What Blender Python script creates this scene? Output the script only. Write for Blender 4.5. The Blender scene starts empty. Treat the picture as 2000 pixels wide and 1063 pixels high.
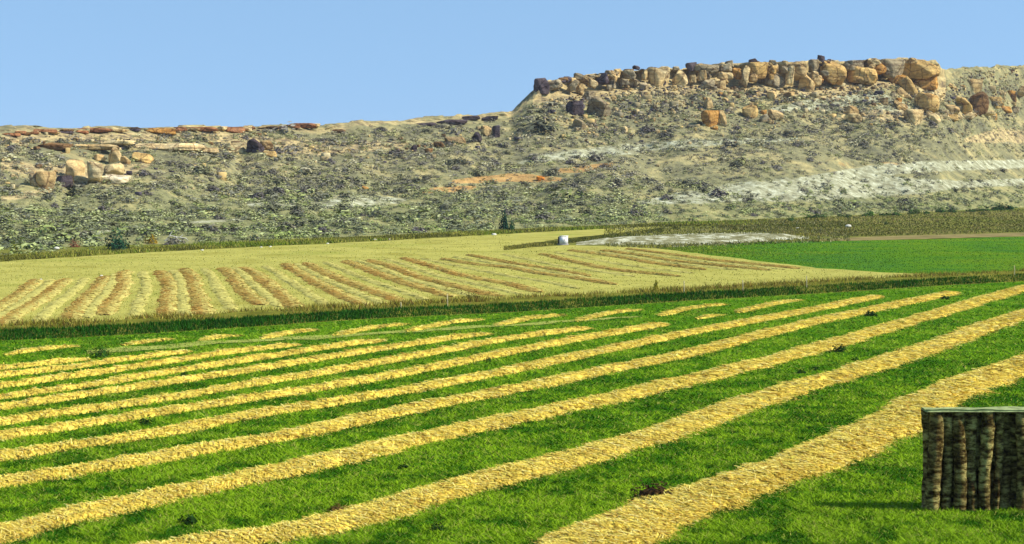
import bpy, math
import numpy as np
from mathutils import Vector, Matrix, Euler

# ------------------------------------------------------------------ camera, sky, sun, exposure
S = bpy.context.scene
COL = S.collection
F_PX, CAM_H, HORIZON = 3730.0, 6.0, 330.0          # focal length and horizon in photo pixels (2000 x 1063)
PITCH = math.atan((531.5 - HORIZON) / F_PX)
cam_data = bpy.data.cameras.new("camera")
cam_data.sensor_width = 36.0
cam_data.lens = 36.0 * F_PX / 2000.0
cam_data.clip_start = 0.5
cam_data.clip_end = 9000
cam = bpy.data.objects.new("camera", cam_data)
COL.objects.link(cam)
cam.location = (0, 0, CAM_H)
cam.rotation_euler = (math.pi / 2 - PITCH, 0, 0)
S.camera = cam

SUN_EL, SUN_AZ = math.radians(43), math.radians(13)   # sun on the right, a little on the viewer's side
sdir = Vector((math.cos(SUN_EL) * math.cos(SUN_AZ), -math.cos(SUN_EL) * math.sin(SUN_AZ), math.sin(SUN_EL)))
W = bpy.data.worlds.new("World")
S.world = W
W.use_nodes = True
nt = W.node_tree
sky = nt.nodes.new("ShaderNodeTexSky")
sky.sky_type = 'NISHITA'
sky.sun_disc = False
sky.sun_elevation = SUN_EL
sky.sun_rotation = math.atan2(sdir.x, sdir.y)
sky.altitude = 1800
sky.air_density = 1.0
sky.dust_density = 0.0
sky.ozone_density = 4.0
bg = nt.nodes["Background"]
tint = nt.nodes.new("ShaderNodeMixRGB")
tint.blend_type = 'MULTIPLY'
tint.inputs[0].default_value = 1.0
tint.inputs[2].default_value = (1.20, 1.17, 0.99, 1)
smap = nt.nodes.new("ShaderNodeMapping"); stc = nt.nodes.new("ShaderNodeTexCoord")   # thin dry high-desert air: blue right down to the horizon
smap.inputs["Location"].default_value = (0, 0, 0.235); smap.inputs["Scale"].default_value = (1, 1, 0.5)
nt.links.new(stc.outputs["Generated"], smap.inputs[0]); nt.links.new(smap.outputs[0], sky.inputs[0])
nt.links.new(sky.outputs[0], tint.inputs[1])
nt.links.new(tint.outputs[0], bg.inputs[0])
bg.inputs[1].default_value = 0.15
sun_data = bpy.data.lights.new("sun", 'SUN')
sun_data.energy = 4.6
sun_data.angle = math.radians(0.5)
sun_data.color = (1.0, 0.93, 0.80)
sun = bpy.data.objects.new("sun", sun_data)
COL.objects.link(sun)
sun.rotation_euler = (-sdir).to_track_quat('-Z', 'Y').to_euler()
S.view_settings.view_transform = 'Standard'
S.view_settings.look = 'None'
S.view_settings.exposure = 0.5
S.view_settings.gamma = 1.0

# ------------------------------------------------------------------ helpers
rng = np.random.default_rng(7)
CP, SP = math.cos(PITCH), math.sin(PITCH)

def ray(u, v):
    u = np.asarray(u, float); v = np.asarray(v, float)
    a = (u - 1000) / F_PX; b = -(v - 531.5) / F_PX
    return a + 0 * b, CP + b * SP + 0 * a, -SP + b * CP + 0 * a

def at_depth(u, v, d):
    x, y, z = ray(u, v)
    return np.stack([x * d / y, d + 0 * x, CAM_H + z * d / y], -1)

def on_ground(u, v, z=0.0):
    x, y, zz = ray(u, v)
    k = (z - CAM_H) / zz
    return np.stack([x * k, y * k, 0 * x + z], -1)

def project(P):
    P = np.asarray(P, float)
    x, y, z = P[..., 0], P[..., 1], P[..., 2] - CAM_H
    f = y * CP - z * SP; up = y * SP + z * CP
    return 1000 + F_PX * x / f, 531.5 - F_PX * up / f

LAT = np.random.default_rng(3).random((256, 256))
def vnoise(x, y):
    x = np.asarray(x, float); y = np.asarray(y, float)
    xi = np.floor(x).astype(int); yi = np.floor(y).astype(int)
    fx = x - xi; fy = y - yi
    fx = fx * fx * (3 - 2 * fx); fy = fy * fy * (3 - 2 * fy)
    a = LAT[xi & 255, yi & 255]; b = LAT[(xi + 1) & 255, yi & 255]
    c = LAT[xi & 255, (yi + 1) & 255]; d = LAT[(xi + 1) & 255, (yi + 1) & 255]
    return (a * (1 - fx) + b * fx) * (1 - fy) + (c * (1 - fx) + d * fx) * fy
def fbm(x, y, o=4):
    s = 0; amp = 0.5; t = 0
    for k in range(o):
        s = s + amp * vnoise(x * 2 ** k + 17.3 * k, y * 2 ** k + 9.1 * k); t += amp; amp *= 0.5
    return s / t

def mesh_np(name, verts, faces, mats=None, cols=None, smooth=False, midx=None):
    verts = np.ascontiguousarray(verts, np.float32); faces = np.ascontiguousarray(faces, np.int32)
    n = faces.shape[1]
    me = bpy.data.meshes.new(name)
    me.vertices.add(len(verts)); me.vertices.foreach_set("co", verts.ravel())
    me.loops.add(faces.size); me.loops.foreach_set("vertex_index", faces.ravel())
    me.polygons.add(len(faces))
    me.polygons.foreach_set("loop_start", np.arange(0, faces.size, n, dtype=np.int32))
    me.polygons.foreach_set("loop_total", np.full(len(faces), n, np.int32))
    if mats is not None:
        for m in (mats if isinstance(mats, (list, tuple)) else [mats]): me.materials.append(m)
    if midx is not None: me.polygons.foreach_set("material_index", np.ascontiguousarray(midx, np.int32))
    me.update(calc_edges=True); me.validate()
    if smooth: me.polygons.foreach_set("use_smooth", np.ones(len(me.polygons), bool))
    if cols is not None:
        ca = me.color_attributes.new("tone", 'FLOAT_COLOR', 'POINT')
        c4 = np.ones((len(verts), 4), np.float32); c4[:, :3] = cols
        ca.data.foreach_set("color", c4.ravel())
    return me

def link(name, me, parent=None, loc=None):
    o = bpy.data.objects.new(name, me); COL.objects.link(o)
    if parent is not None: o.parent = parent
    if loc is not None: o.location = loc
    return o
def empty(name, loc):
    o = bpy.data.objects.new(name, None); COL.objects.link(o); o.location = loc; o.empty_display_size = 0.2
    return o
def tag(o, label=None, cat=None, group=None, kind=None):
    if label: o["label"] = label
    if cat: o["category"] = cat
    if group: o["group"] = group
    if kind: o["kind"] = kind
    return o

def grid_faces(nr, nc):
    i = np.arange(nr - 1)[:, None] * nc + np.arange(nc - 1)[None, :]
    return np.stack([i, i + 1, i + nc + 1, i + nc], -1).reshape(-1, 4)

def spline(pts, step):
    """smooth resampled 2-D line through the points"""
    P = np.array(pts, float)
    Q = np.vstack([2 * P[0] - P[1], P, 2 * P[-1] - P[-2]])
    out = []
    for i in range(1, len(Q) - 2):
        n = max(2, int(np.linalg.norm(Q[i + 1] - Q[i]) / step) + 1)
        t = np.linspace(0, 1, n, endpoint=False)[:, None]
        p0, p1, p2, p3 = Q[i - 1], Q[i], Q[i + 1], Q[i + 2]
        out.append(0.5 * (2 * p1 + (p2 - p0) * t + (2 * p0 - 5 * p1 + 4 * p2 - p3) * t ** 2 + (3 * p1 - p0 - 3 * p2 + p3) * t ** 3))
    out.append(P[-1:])
    return np.vstack(out)

# ------------------------------------------------------------------ materials
def srgb(r, g, b):
    f = lambda c: (c / 255 / 12.92) if c <= 10 else ((c / 255 + 0.055) / 1.055) ** 2.4
    return (f(r), f(g), f(b))

class Mat:
    def __init__(s, name, rough=0.9):
        s.m = bpy.data.materials.new(name); s.m.use_nodes = True
        s.nt = s.m.node_tree; s.N = s.nt.nodes; s.L = s.nt.links
        s.b = s.N["Principled BSDF"]; s.b.inputs["Roughness"].default_value = rough
        s.b.inputs["Specular IOR Level"].default_value = 0.0
        s.tc = s.N.new("ShaderNodeNewGeometry").outputs["Position"]
    def noise(s, scale, detail=4, rough=0.6, vec=None, stretch=None):
        n = s.N.new("ShaderNodeTexNoise"); n.inputs["Scale"].default_value = scale
        n.inputs["Detail"].default_value = detail; n.inputs["Roughness"].default_value = rough
        v = vec or s.tc
        if stretch:
            mp = s.N.new("ShaderNodeMapping"); mp.inputs["Scale"].default_value = stretch[:3]
            if len(stretch) > 3: mp.inputs["Rotation"].default_value = (0, 0, stretch[3])
            s.L.new(v, mp.inputs[0]); v = mp.outputs[0]
        s.L.new(v, n.inputs["Vector"]); return n.outputs["Fac"]
    def ramp(s, fac, stops):
        r = s.N.new("ShaderNodeValToRGB"); e = r.color_ramp.elements
        while len(e) < len(stops): e.new(0.5)
        for k, (p, c) in enumerate(stops):
            e[k].position = p; e[k].color = (*(c if not np.isscalar(c) else (c,) * 3), 1)
        s.L.new(fac, r.inputs[0]); return r.outputs[0]
    def mix(s, a, b, fac, mode='MIX'):
        n = s.N.new("ShaderNodeMixRGB"); n.blend_type = mode
        for k, x in ((0, fac), (1, a), (2, b)):
            if hasattr(x, "links"): s.L.new(x, n.inputs[k])
            elif k == 0: n.inputs[0].default_value = x
            else: n.inputs[k].default_value = (*x, 1)
        return n.outputs[0]
    def attr(s, name="tone"):
        n = s.N.new("ShaderNodeAttribute"); n.attribute_name = name; return n.outputs["Color"]
    def objcol(s): return s.N.new("ShaderNodeObjectInfo").outputs["Color"]
    def objcoord(s): return s.N.new("ShaderNodeTexCoord").outputs["Object"]
    def sep(s, col):
        n = s.N.new("ShaderNodeSeparateColor"); s.L.new(col, n.inputs[0]); return n.outputs
    def bump(s, fac, strength=0.5, dist=0.1):
        n = s.N.new("ShaderNodeBump"); n.inputs["Strength"].default_value = strength; n.inputs["Distance"].default_value = dist
        s.L.new(fac, n.inputs["Height"]); s.L.new(n.outputs[0], s.b.inputs["Normal"])
    def out(s, col):
        s.L.new(col, s.b.inputs["Base Color"]); return s.m

def m_attr(name, rough=0.9):
    m = Mat(name, rough); return m.out(m.attr())

def m_ground():                                     # olive pasture under everything
    m = Mat("pasture_ground")
    a = m.ramp(m.noise(0.06, 6, 0.65, stretch=(1, 0.5, 1)), [(0.32, (.10, .13, .018)), (0.5, (.16, .165, .032)), (0.68, (.21, .185, .06))])
    b = m.ramp(m.noise(1.3, 3), [(0.3, .72), (0.7, 1.25)])
    return m.out(m.mix(a, b, 1.0, 'MULTIPLY'))
def m_field():
    m = Mat("mown_hay_field")
    a = m.ramp(m.noise(0.45, 6, 0.65), [(0.34, (.035, .12, .004)), (0.5, (.068, .17, .005)), (0.66, (.13, .21, .012))])
    b = m.ramp(m.noise(4.0, 3), [(0.3, .65), (0.7, 1.25)])
    return m.out(m.mix(a, b, 1.0, 'MULTIPLY'))
def m_stubble():
    m = Mat("pale_stubble")
    a = m.ramp(m.noise(0.22, 6, 0.65), [(0.3, (.27, .245, .045)), (0.5, (.37, .345, .082)), (0.7, (.44, .40, .095))])
    g = m.ramp(m.noise(0.09, 5, 0.6), [(0.56, 0.0), (0.70, 1.0)])
    a = m.mix(a, (.2, .24, .03), m.mix((0, 0, 0), (.55, .55, .55), g))
    b = m.ramp(m.noise(2.2, 4), [(0.3, .8), (0.7, 1.15)])
    return m.out(m.mix(a, b, 1.0, 'MULTIPLY'))
def m_green():
    m = Mat("lush_green_crop")
    a = m.ramp(m.noise(0.12, 6, 0.65, stretch=(0.6, 1, 1)), [(0.3, (.04, .13, .025)), (0.48, (.075, .18, .009)), (0.7, (.14, .21, .013))])
    return m.out(a)
def m_bare():
    m = Mat("bare_pale_earth")
    a = m.ramp(m.noise(0.8, 6, 0.75, stretch=(1, .45, 1)), [(0.40, (.15, .14, .06)), (0.5, (.27, .26, .14)), (0.58, (.55, .55, .40))])
    m.bump(m.noise(1.5, 5), 0.6, 0.2)
    return m.out(a)
def m_hill():
    m = Mat("sage_hillside_soil")
    t = m.sep(m.attr())                             # R pale clay, G orange soil, B rockiness
    n1 = m.noise(0.16, 7, 0.7); n3_ = m.noise(0.28, 8, 0.78); n2 = m.noise(0.75, 5, 0.7)
    base = m.ramp(n1, [(0.36, (.165, .16, .095)), (0.5, (.25, .235, .12)), (0.62, (.42, .355, .165))])
    base = m.mix(base, m.ramp(n2, [(0.32, (.66, .66, .7)), (0.66, (1.15, 1.15, 1.08))]), 1.0, 'MULTIPLY')
    clay = m.ramp(n2, [(0.36, (.20, .19, .11)), (0.53, (.36, .36, .225)), (0.67, (.57, .58, .41))])
    org = m.ramp(n2, [(0.36, (.30, .18, .07)), (0.62, (.52, .33, .12))])
    sx = m.N.new("ShaderNodeSeparateXYZ"); m.L.new(m.tc, sx.inputs[0])
    mr = m.N.new("ShaderNodeMapRange"); m.L.new(sx.outputs["Z"], mr.inputs[0]); mr.inputs[1].default_value = 6.0; mr.inputs[2].default_value = 0.3; mr.inputs[3].default_value = 0.0; mr.inputs[4].default_value = .45
    base = m.mix(base, m.ramp(n2, [(0.35, (.13, .165, .045)), (0.62, (.26, .27, .10))]), mr.outputs[0])      # grass among the brush on the low slope
    def edge(ch):                                   # patches break up with the soil noise
        a = m.N.new("ShaderNodeMath"); a.operation = 'ADD'; m.L.new(ch, a.inputs[0]); m.L.new(n3_, a.inputs[1])
        return m.ramp(a.outputs[0], [(0.84, 0.0), (1.24, 1.0)])
    c = m.mix(base, clay, edge(t[0])); c = m.mix(c, org, edge(t[1]))
    c = m.mix(c, m.ramp(n2, [(0.36, (.17, .13, .08)), (0.58, (.52, .41, .19))]), edge(t[2]))
    m.bump(n2, 0.7, 0.5)
    return m.out(c)
def m_rock():
    m = Mat("weathered_sandstone", 0.95)
    st = m.noise(0.55, 5, 0.7, stretch=(0.35, 0.35, 3.2))
    n = m.noise(1.4, 7, 0.75); n2 = m.noise(0.33, 3, .6)
    vo = m.N.new("ShaderNodeTexVoronoi"); vo.feature = 'DISTANCE_TO_EDGE'; vo.inputs["Scale"].default_value = .42
    wv = m.N.new("ShaderNodeMixRGB"); wv.inputs[0].default_value = .18
    nc = m.N.new("ShaderNodeTexNoise"); nc.inputs["Scale"].default_value = .8; m.L.new(m.tc, nc.inputs["Vector"])
    ad = m.N.new("ShaderNodeVectorMath"); ad.operation = 'ADD'; m.L.new(m.tc, ad.inputs[0]); m.L.new(nc.outputs["Color"], ad.inputs[1]); m.L.new(ad.outputs[0], vo.inputs["Vector"])
    crack = m.ramp(vo.outputs["Distance"], [(0.0, (.35, .3, .3)), (0.05, (1, 1, 1))])
    v = m.mix(m.ramp(st, [(0.34, (.55, .47, .42)), (0.56, (1.08, 1.05, 1.0))]), m.ramp(n, [(0.3, (.6, .56, .54)), (0.62, (1.15, 1.15, 1.15))]), 1.0, 'MULTIPLY')
    v = m.mix(v, m.ramp(n2, [(0.36, (.72, .74, .78)), (0.6, (1.1, 1.04, .94))]), 1.0, 'MULTIPLY')
    v = m.mix(v, crack, 1.0, 'MULTIPLY')
    m.bump(n, 1.0, 0.5)
    return m.out(m.mix(m.objcol(), v, 1.0, 'MULTIPLY'))
def m_solid(name, c, var=0.35, scale=3.0, rough=0.9):
    m = Mat(name, rough)
    return m.out(m.mix(c, m.ramp(m.noise(scale, 4), [(0.3, 1 - var), (0.7, 1 + var * 0.6)]), 1.0, 'MULTIPLY'))

MG, MF, MS, MGR, MB, MH, MR = m_ground(), m_field(), m_stubble(), m_green(), m_bare(), m_hill(), m_rock()
M_LEAF = m_attr("foliage"); M_STRAW = m_attr("straw", 0.8)

# ------------------------------------------------------------------ the setting: ground sheets
gv = np.array([[-4000, -300, -0.03], [4000, -300, -0.03], [4000, 6000, -0.03], [-4000, 6000, -0.03]])
tag(link("ground", mesh_np("ground", gv, [[0, 1, 2, 3]], MG)), kind="structure")

def sheet(name, pix, z, mat, jit=2.0, rough=1.0):
    """flat field whose outline is given by landmarks seen in the photo, set down on the ground"""
    import bmesh
    P = on_ground(*np.array(pix, float).T)[:, :2]
    pts = []
    for i in range(len(P)):
        a, b = P[i], P[(i + 1) % len(P)]
        n = max(1, int(np.linalg.norm(b - a) / 0.8))
        for k in range(n): pts.append(a + (b - a) * k / n)
    pts = np.array(pts)
    pts += rough * np.stack([fbm(pts[:, 0] * .6, pts[:, 1] * .6) - .5, fbm(pts[:, 0] * .6 + 40, pts[:, 1] * .6) - .5], -1)
    bm = bmesh.new()
    vs = [bm.verts.new((p[0], p[1], z)) for p in pts]
    es = [bm.edges.new((vs[i], vs[(i + 1) % len(vs)])) for i in range(len(vs))]
    bmesh.ops.triangle_fill(bm, edges=es, use_beauty=True, normal=(0, 0, 1))
    for f in bm.faces:
        if f.normal.z < 0: f.normal_flip()
    me = bpy.data.meshes.new(name); bm.to_mesh(me); bm.free(); me.materials.append(mat)
    return tag(link(name, me), kind="structure")

DITCH = [(-400, 690), (0, 666), (167, 659), (333, 649), (500, 638), (667, 626), (834, 617), (1000, 610), (1167, 599), (1334, 588), (1500, 579), (1667, 569), (1834, 558), (2000, 549), (2400, 527)]
near = [(p[0], p[1] + 1) for p in DITCH] + [(3300, 1500), (1000, 2600), (-1500, 1500)]
sheet("hay_field", near, 0.02, MF, rough=.4)
sheet("stubble_field", [(-700, 690), (-700, 560), (-300, 531), (0, 512), (250, 496), (500, 483), (750, 471), (1000, 457), (1150, 449), (1290, 443),
      (1292, 446), (1250, 452), (1180, 459), (1110, 466), (1060, 472), (1000, 481), (1010, 486), (1100, 480), (1200, 481), (1280, 486), (1340, 493), (1420, 503), (1500, 513), (1600, 524),
      (1720, 533), (1830, 536), (1840, 556), (1500, 577), (1000, 606), (500, 634), (0, 660)], 0.02, MS, rough=1.2)
sheet("green_field", [(1288, 485), (1400, 478), (1500, 473), (1650, 470), (1800, 468), (2000, 462), (2400, 452), (2400, 522), (2000, 537), (1830, 543), (1835, 537), (1720, 533.5), (1600, 524.5), (1500, 513.5), (1420, 503.5), (1340, 493.5)], 0.01, MGR, rough=.5)
M_TAN = m_solid("dry_tan_grass", (.235, .19, .075), .4, .5)
sheet("field_track", [(1560, 470), (1700, 463), (1850, 459), (2000, 455), (2300, 448), (2300, 452), (2000, 462), (1850, 466), (1650, 471)], 0.02, M_TAN, rough=1.5)
M_PALEGREEN = m_solid("pale_mown_strip", (.30, .33, .07), .35, 1.2)
sheet("mown_strip", [(150, 688), (330, 671), (480, 664), (700, 652), (950, 637), (1240, 619), (1250, 621), (950, 642), (700, 658), (480, 670), (330, 682), (160, 692)], 0.04, M_PALEGREEN, rough=2.0)
M_OLIVE = m_solid("olive_verge", (.20, .20, .03), .5, .35)
sheet("field_verge", [(-700, 558), (-300, 529), (0, 511), (250, 495.5), (500, 482.5), (750, 470), (1000, 456.5), (1290, 442.5), (1500, 436), (1500, 428), (1300, 436), (1000, 448), (750, 460), (500, 471), (250, 484), (0, 500), (-300, 512), (-700, 530)], 0.005, M_OLIVE, rough=2.5)

# bare pale bank: a low mound
bu = np.linspace(1125, 1580, 130); top = np.interp(bu, [1125, 1200, 1300, 1400, 1480, 1580], [467, 458, 452, 449, 449, 456]); bot = np.interp(bu, [1125, 1200, 1400, 1580], [478, 478, 477, 466])
rows = []
for k, s in enumerate(np.linspace(0, 1, 26)):
    A = on_ground(bu, bot); B = on_ground(bu, top + 5)
    P = A * (1 - s) + B * s
    env = math.sin(math.pi * min(1, s * 1.15)) ** .6 if s < .87 else 0
    e2 = np.clip(np.minimum((bu - 1125) / 60, (1580 - bu) / 50), 0, 1)
    P[:, 2] = -0.02 + env * e2 * (0.06 + .30 * fbm(P[:, 0] * .5, P[:, 1] * .3))
    rows.append(P)
tag(link("earth_bank", mesh_np("earth_bank", np.vstack(rows), grid_faces(26, 130), MB, smooth=True)), kind="structure")

# ------------------------------------------------------------------ the hill with its mesa
I = np.interp
def v_base(u): return I(u, [-900, -200, 0, 500, 1000, 1300, 1500, 2000, 2900], [560, 511, 499, 471, 448, 435, 427, 405, 365])
def d_base(u): return on_ground(u, v_base(u))[..., 1]
def v_rim(u): return I(u, [-900, 0, 150, 300, 480, 620, 750, 870, 950, 1000, 1022, 1040, 1060, 1100, 1180, 1240, 1330, 1400, 1470, 1550, 1620, 1700, 1780, 1830, 1842, 1900, 1970, 2100, 2900],
                          [285, 259, 252, 249, 245, 243, 241, 231, 223, 218, 200, 182, 163, 152, 142, 134, 132, 125, 122, 119, 119, 116, 115, 117, 135, 130, 126, 124, 122])
def v_foot(u): return v_rim(u) + I(u, [-900, 0, 600, 760, 860, 980, 1030, 1060, 1150, 1300, 1500, 1600, 1750, 1838, 1843, 1880, 2000], [6, 8, 7, 2, 8, 8, 12, 34, 40, 36, 48, 50, 46, 56, 40, 12, 4])
def d_foot(u): return d_base(u) + I(u, [-900, 0, 500, 1000, 1300, 1835, 1860, 2000, 2900], [95, 92, 98, 104, 96, 64, 72, 106, 120])
UC = np.arange(-900, 2901, 4.0)
NR1, NR2, NR3 = 230, 14, 16
def build_hill():
    db, df, vb, vf, vr = d_base(UC), d_foot(UC), v_base(UC), v_foot(UC), v_rim(UC)
    ker = np.exp(-.5 * (np.arange(-220, 221) / 75.0) ** 2); ker /= ker.sum(); vfs = np.convolve(np.pad(vf, 220, mode='edge'), ker, mode='valid')
    rows, tt = [], []
    for t in np.linspace(0, 1, NR1):
        g = 0.62 * t + 0.38 * t * t
        e = np.clip((t - .70) / .30, 0, 1); e = e * e * (3 - 2 * e)
        rows.append(at_depth(UC, vb + (vfs - vb) * g + (vf - vfs) * e, db + (df - db) * t)); tt.append(t)
    for s in np.linspace(0, 1, NR2 + 1)[1:]:
        mesa = np.clip((UC - 1070) / 40, 0, 1) * np.clip((1850 - UC) / 12, 0, 1); rec = I(s, [0, .12, .3, .65, .82, .92, 1], [0, 2.4, 4.2, 4.6, 3.4, 2.8, 3.0])
        rows.append(at_depth(UC, vf + (vr - vf) * s, df + 4.0 * s ** 1.5 * (1 - mesa) + rec * mesa)); tt.append(1 + s)
    R = rows[-1]
    for s in np.linspace(0, 1, NR3 + 1)[1:]:
        P = R.copy(); k = 1 + 0.55 * s
        P[:, 0] *= k; P[:, 1] *= k; P[:, 2] = R[:, 2] + (-.5 * min(1, s * 8) - 2.5 * s); rows.append(P); tt.append(2 + s)
    P = np.array(rows); T = np.array(tt)[:, None]
    x, y = P[..., 0], P[..., 1]
    win = np.clip(T / .06, 0, 1) * np.clip((2.0 - T) / .25, 0.10, 1) * np.where(T > 2, 0.6, 1)
    n = 2.4 * (fbm(x * .045, y * .05, 4) - .5) + .95 * (fbm(x * .22 + 5, y * .16, 4) - .5)
    gul = np.abs(fbm(x * .055 + 90, y * .014 + 3, 3) - .5) * 2
    n -= 1.1 * np.clip(.22 - gul, 0, 1) / .22 * np.clip(T / .3, 0, 1) * np.clip((1.05 - T) / .3, 0, 1)
    P[..., 2] += win * n
    cl = (T >= 1) & (T < 2)
    blk = np.round(7 * fbm(x * .55 + 11, np.floor(P[..., 2] * .45) * 3.7 + 30, 3)) / 7 - .5
    P[..., 1] += np.where((T >= 1.08) & (T < 2.07), 4.5 * blk, 0)
    P[..., 2] += np.where((T >= 1.75) & (T < 2.07), .9 * (np.round(5 * fbm(x * .4 + 60, 0 * x + 4, 3)) / 5 - .55), 0)
    P[0, :, 2] -= .3
    return P, T
HP, HT = build_hill()
HU, HV = project(HP)
x_, y_ = HP[..., 0], HP[..., 1]
# coloured soils lie where the photo shows them: pale clay beds, orange soil, rock
UU = np.broadcast_to(UC[None, :], HV.shape)
def patch(pts, thick):
    uu = [p[0] for p in pts]; vv = [p[1] for p in pts]; ww = thick
    vc = I(UU, uu, vv); w = I(UU, uu, ww)
    return np.clip(1.15 - np.abs(HV - vc) / np.maximum(w, .01), 0, 1) * ((UU > uu[0]) & (UU < uu[-1]))
clay = np.maximum.reduce([
    patch([(1240, 398), (1320, 388), (1450, 375), (1600, 368), (1720, 364), (1800, 364), (1880, 360), (2100, 352)], [4, 14, 26, 32, 28, 20, 9, 10]),
    patch([(1560, 350), (1700, 335), (1800, 325), (2100, 318)], [4, 16, 14, 10]),
    .75 * patch([(1010, 320), (1080, 306), (1200, 294), (1350, 280), (1560, 272)], [4, 14, 16, 12, 4]),
    .8 * patch([(1500, 215), (1660, 195), (1720, 200), (1780, 215)], [4, 34, 36, 8]),
    .9 * patch([(160, 455), (200, 453), (285, 448), (300, 448)], [3, 4, 4, 3]),
    .75 * patch([(360, 436), (420, 432), (480, 428)], [3, 4, 3]),
    .55 * patch([(480, 400), (600, 395), (720, 395), (800, 390)], [4, 30, 26, 4])])
orange = np.maximum.reduce([
    patch([(880, 356), (940, 351), (1010, 347), (1075, 350), (1100, 350)], [5, 9, 11, 8, 4]),
    .8 * patch([(1090, 334), (1140, 330), (1200, 320)], [6, 10, 5]),
    .7 * patch([(820, 374), (880, 370), (930, 366)], [6, 11, 6]),
    .32 * patch([(1400, 345), (1600, 322), (1760, 318), (1900, 300)], [4, 13, 13, 8])])
rock = np.clip((HT - .93) / .06, 0, 1) * np.where((UU > 1040) & (UU < 1845), 1, np.where(UU > 1845, .3, .42)) * np.where(HT > 2.02, .1, 1)
tan = np.maximum.reduce([
    .7 * patch([(0, 272), (150, 268), (420, 268), (500, 280), (640, 290), (800, 282)], [14, 14, 14, 26, 26, 8]),
    .75 * patch([(0, 320), (90, 335), (150, 335), (260, 330), (300, 318)], [22, 20, 22, 16, 4]),
    .7 * patch([(0, 385), (60, 380), (110, 372)], [12, 12, 4]),
    .8 * patch([(1880, 275), (1950, 265), (2050, 270)], [6, 22, 20]),
    .6 * patch([(1640, 222), (1780, 228), (1920, 222)], [20, 24, 10])])
rock = np.maximum(rock, tan)
hc = np.stack([clay, orange, rock], -1).reshape(-1, 3)
NRW, NCL = HV.shape
tag(link("hill", mesh_np("hill", HP.reshape(-1, 3), grid_faces(NRW, NCL), MH, hc, smooth=True)), kind="structure")

HVmin = np.minimum.accumulate(HV, 0)
def on_hill(u, v):
    """first point of the hill met along the sight line through a landmark"""
    c = int(np.clip(round((u - UC[0]) / 4), 0, NCL - 1))
    col = HVmin[:NR1 + NR2, c]
    k = int(np.searchsorted(-col, -v))
    k = min(max(k, 1), NR1 + NR2 - 1)
    a, b = col[k - 1], col[k]
    s = 0 if abs(a - b) < 1e-6 else np.clip((a - v) / (a - b), 0, 1)
    P = HP[k - 1, c] * (1 - s) + HP[k, c] * s
    P = P.copy(); P[0] += (u - UC[c]) / F_PX * P[1]
    return P

# ------------------------------------------------------------------ rocks
import bmesh as _bm
def ico(n):
    bm = _bm.new(); _bm.ops.create_icosphere(bm, subdivisions=n, radius=1.0)
    v = np.array([x.co[:] for x in bm.verts]); f = np.array([[q.index for q in x.verts] for x in bm.faces]); bm.free()
    return v, f
IV3, IF3 = ico(4); IV1, IF1 = ico(1); IV2, IF2 = ico(2)
def n3(p, s, o=0.0): return (fbm(p[:, 0] * s + p[:, 2] * .7 * s + o, p[:, 1] * s - p[:, 2] * .6 * s + o * 1.7) - .5)
def rock_mesh(seed, power, cuts, lump, hollow=False):
    r = np.random.default_rng(seed); p = IV3.copy()
    nrm = (np.abs(p) ** power).sum(1) ** (1 / power); p = p / nrm[:, None]
    for _ in range(cuts):
        n = r.normal(size=3); n /= np.linalg.norm(n); c = r.uniform(.52, .86) if power < 3 else r.uniform(.66, 1.1)
        ex = np.maximum(0, p @ n - c); p = p - ex[:, None] * n * .93
    p = p * (1 + lump * 2 * n3(p, 1.6, seed * 3.1)[:, None] + lump * 1.0 * n3(p, 4.5, seed)[:, None] + lump * .7 * np.round(3 * n3(p * np.array([.5, .5, 3.0]), 2.2, seed + 5))[:, None] / 3)
    if hollow:
        c = np.array([-.45, -.85, -.28]); c /= np.linalg.norm(c)
        dd = (IV3 @ c); k = np.clip((dd - .55) / .2, 0, 1); p = p * (1 - .72 * k[:, None])
    p /= np.abs(p).max(0)
    p[:, 2] = p[:, 2] * .5 + .5                      # origin at the base, unit height
    p[:, :2] *= .5
    return mesh_np("rock", p, IF3, MR, smooth=True)
ROUND = [rock_mesh(s, 2.3, 9, .10) for s in (1, 2, 3, 4)]
BLOCK = [rock_mesh(s, 8.0, 10, .09) for s in (11, 12, 13, 14, 15, 16, 17)]
SLAB = [rock_mesh(s, 7.0, 9, .12) for s in (21, 22, 23, 24, 25)]
HOLLOW = [rock_mesh(31, 2.4, 6, .07, True)]
TAN, CREAM, ORG, GREY, DARK, BROWN, RED, YEL = (.50, .385, .19), (.60, .50, .27), (.50, .285, .085), (.33, .29, .19), (.10, .085, .10), (.20, .125, .06), (.34, .17, .085), (.60, .43, .17)
n_rock = [0]
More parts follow.
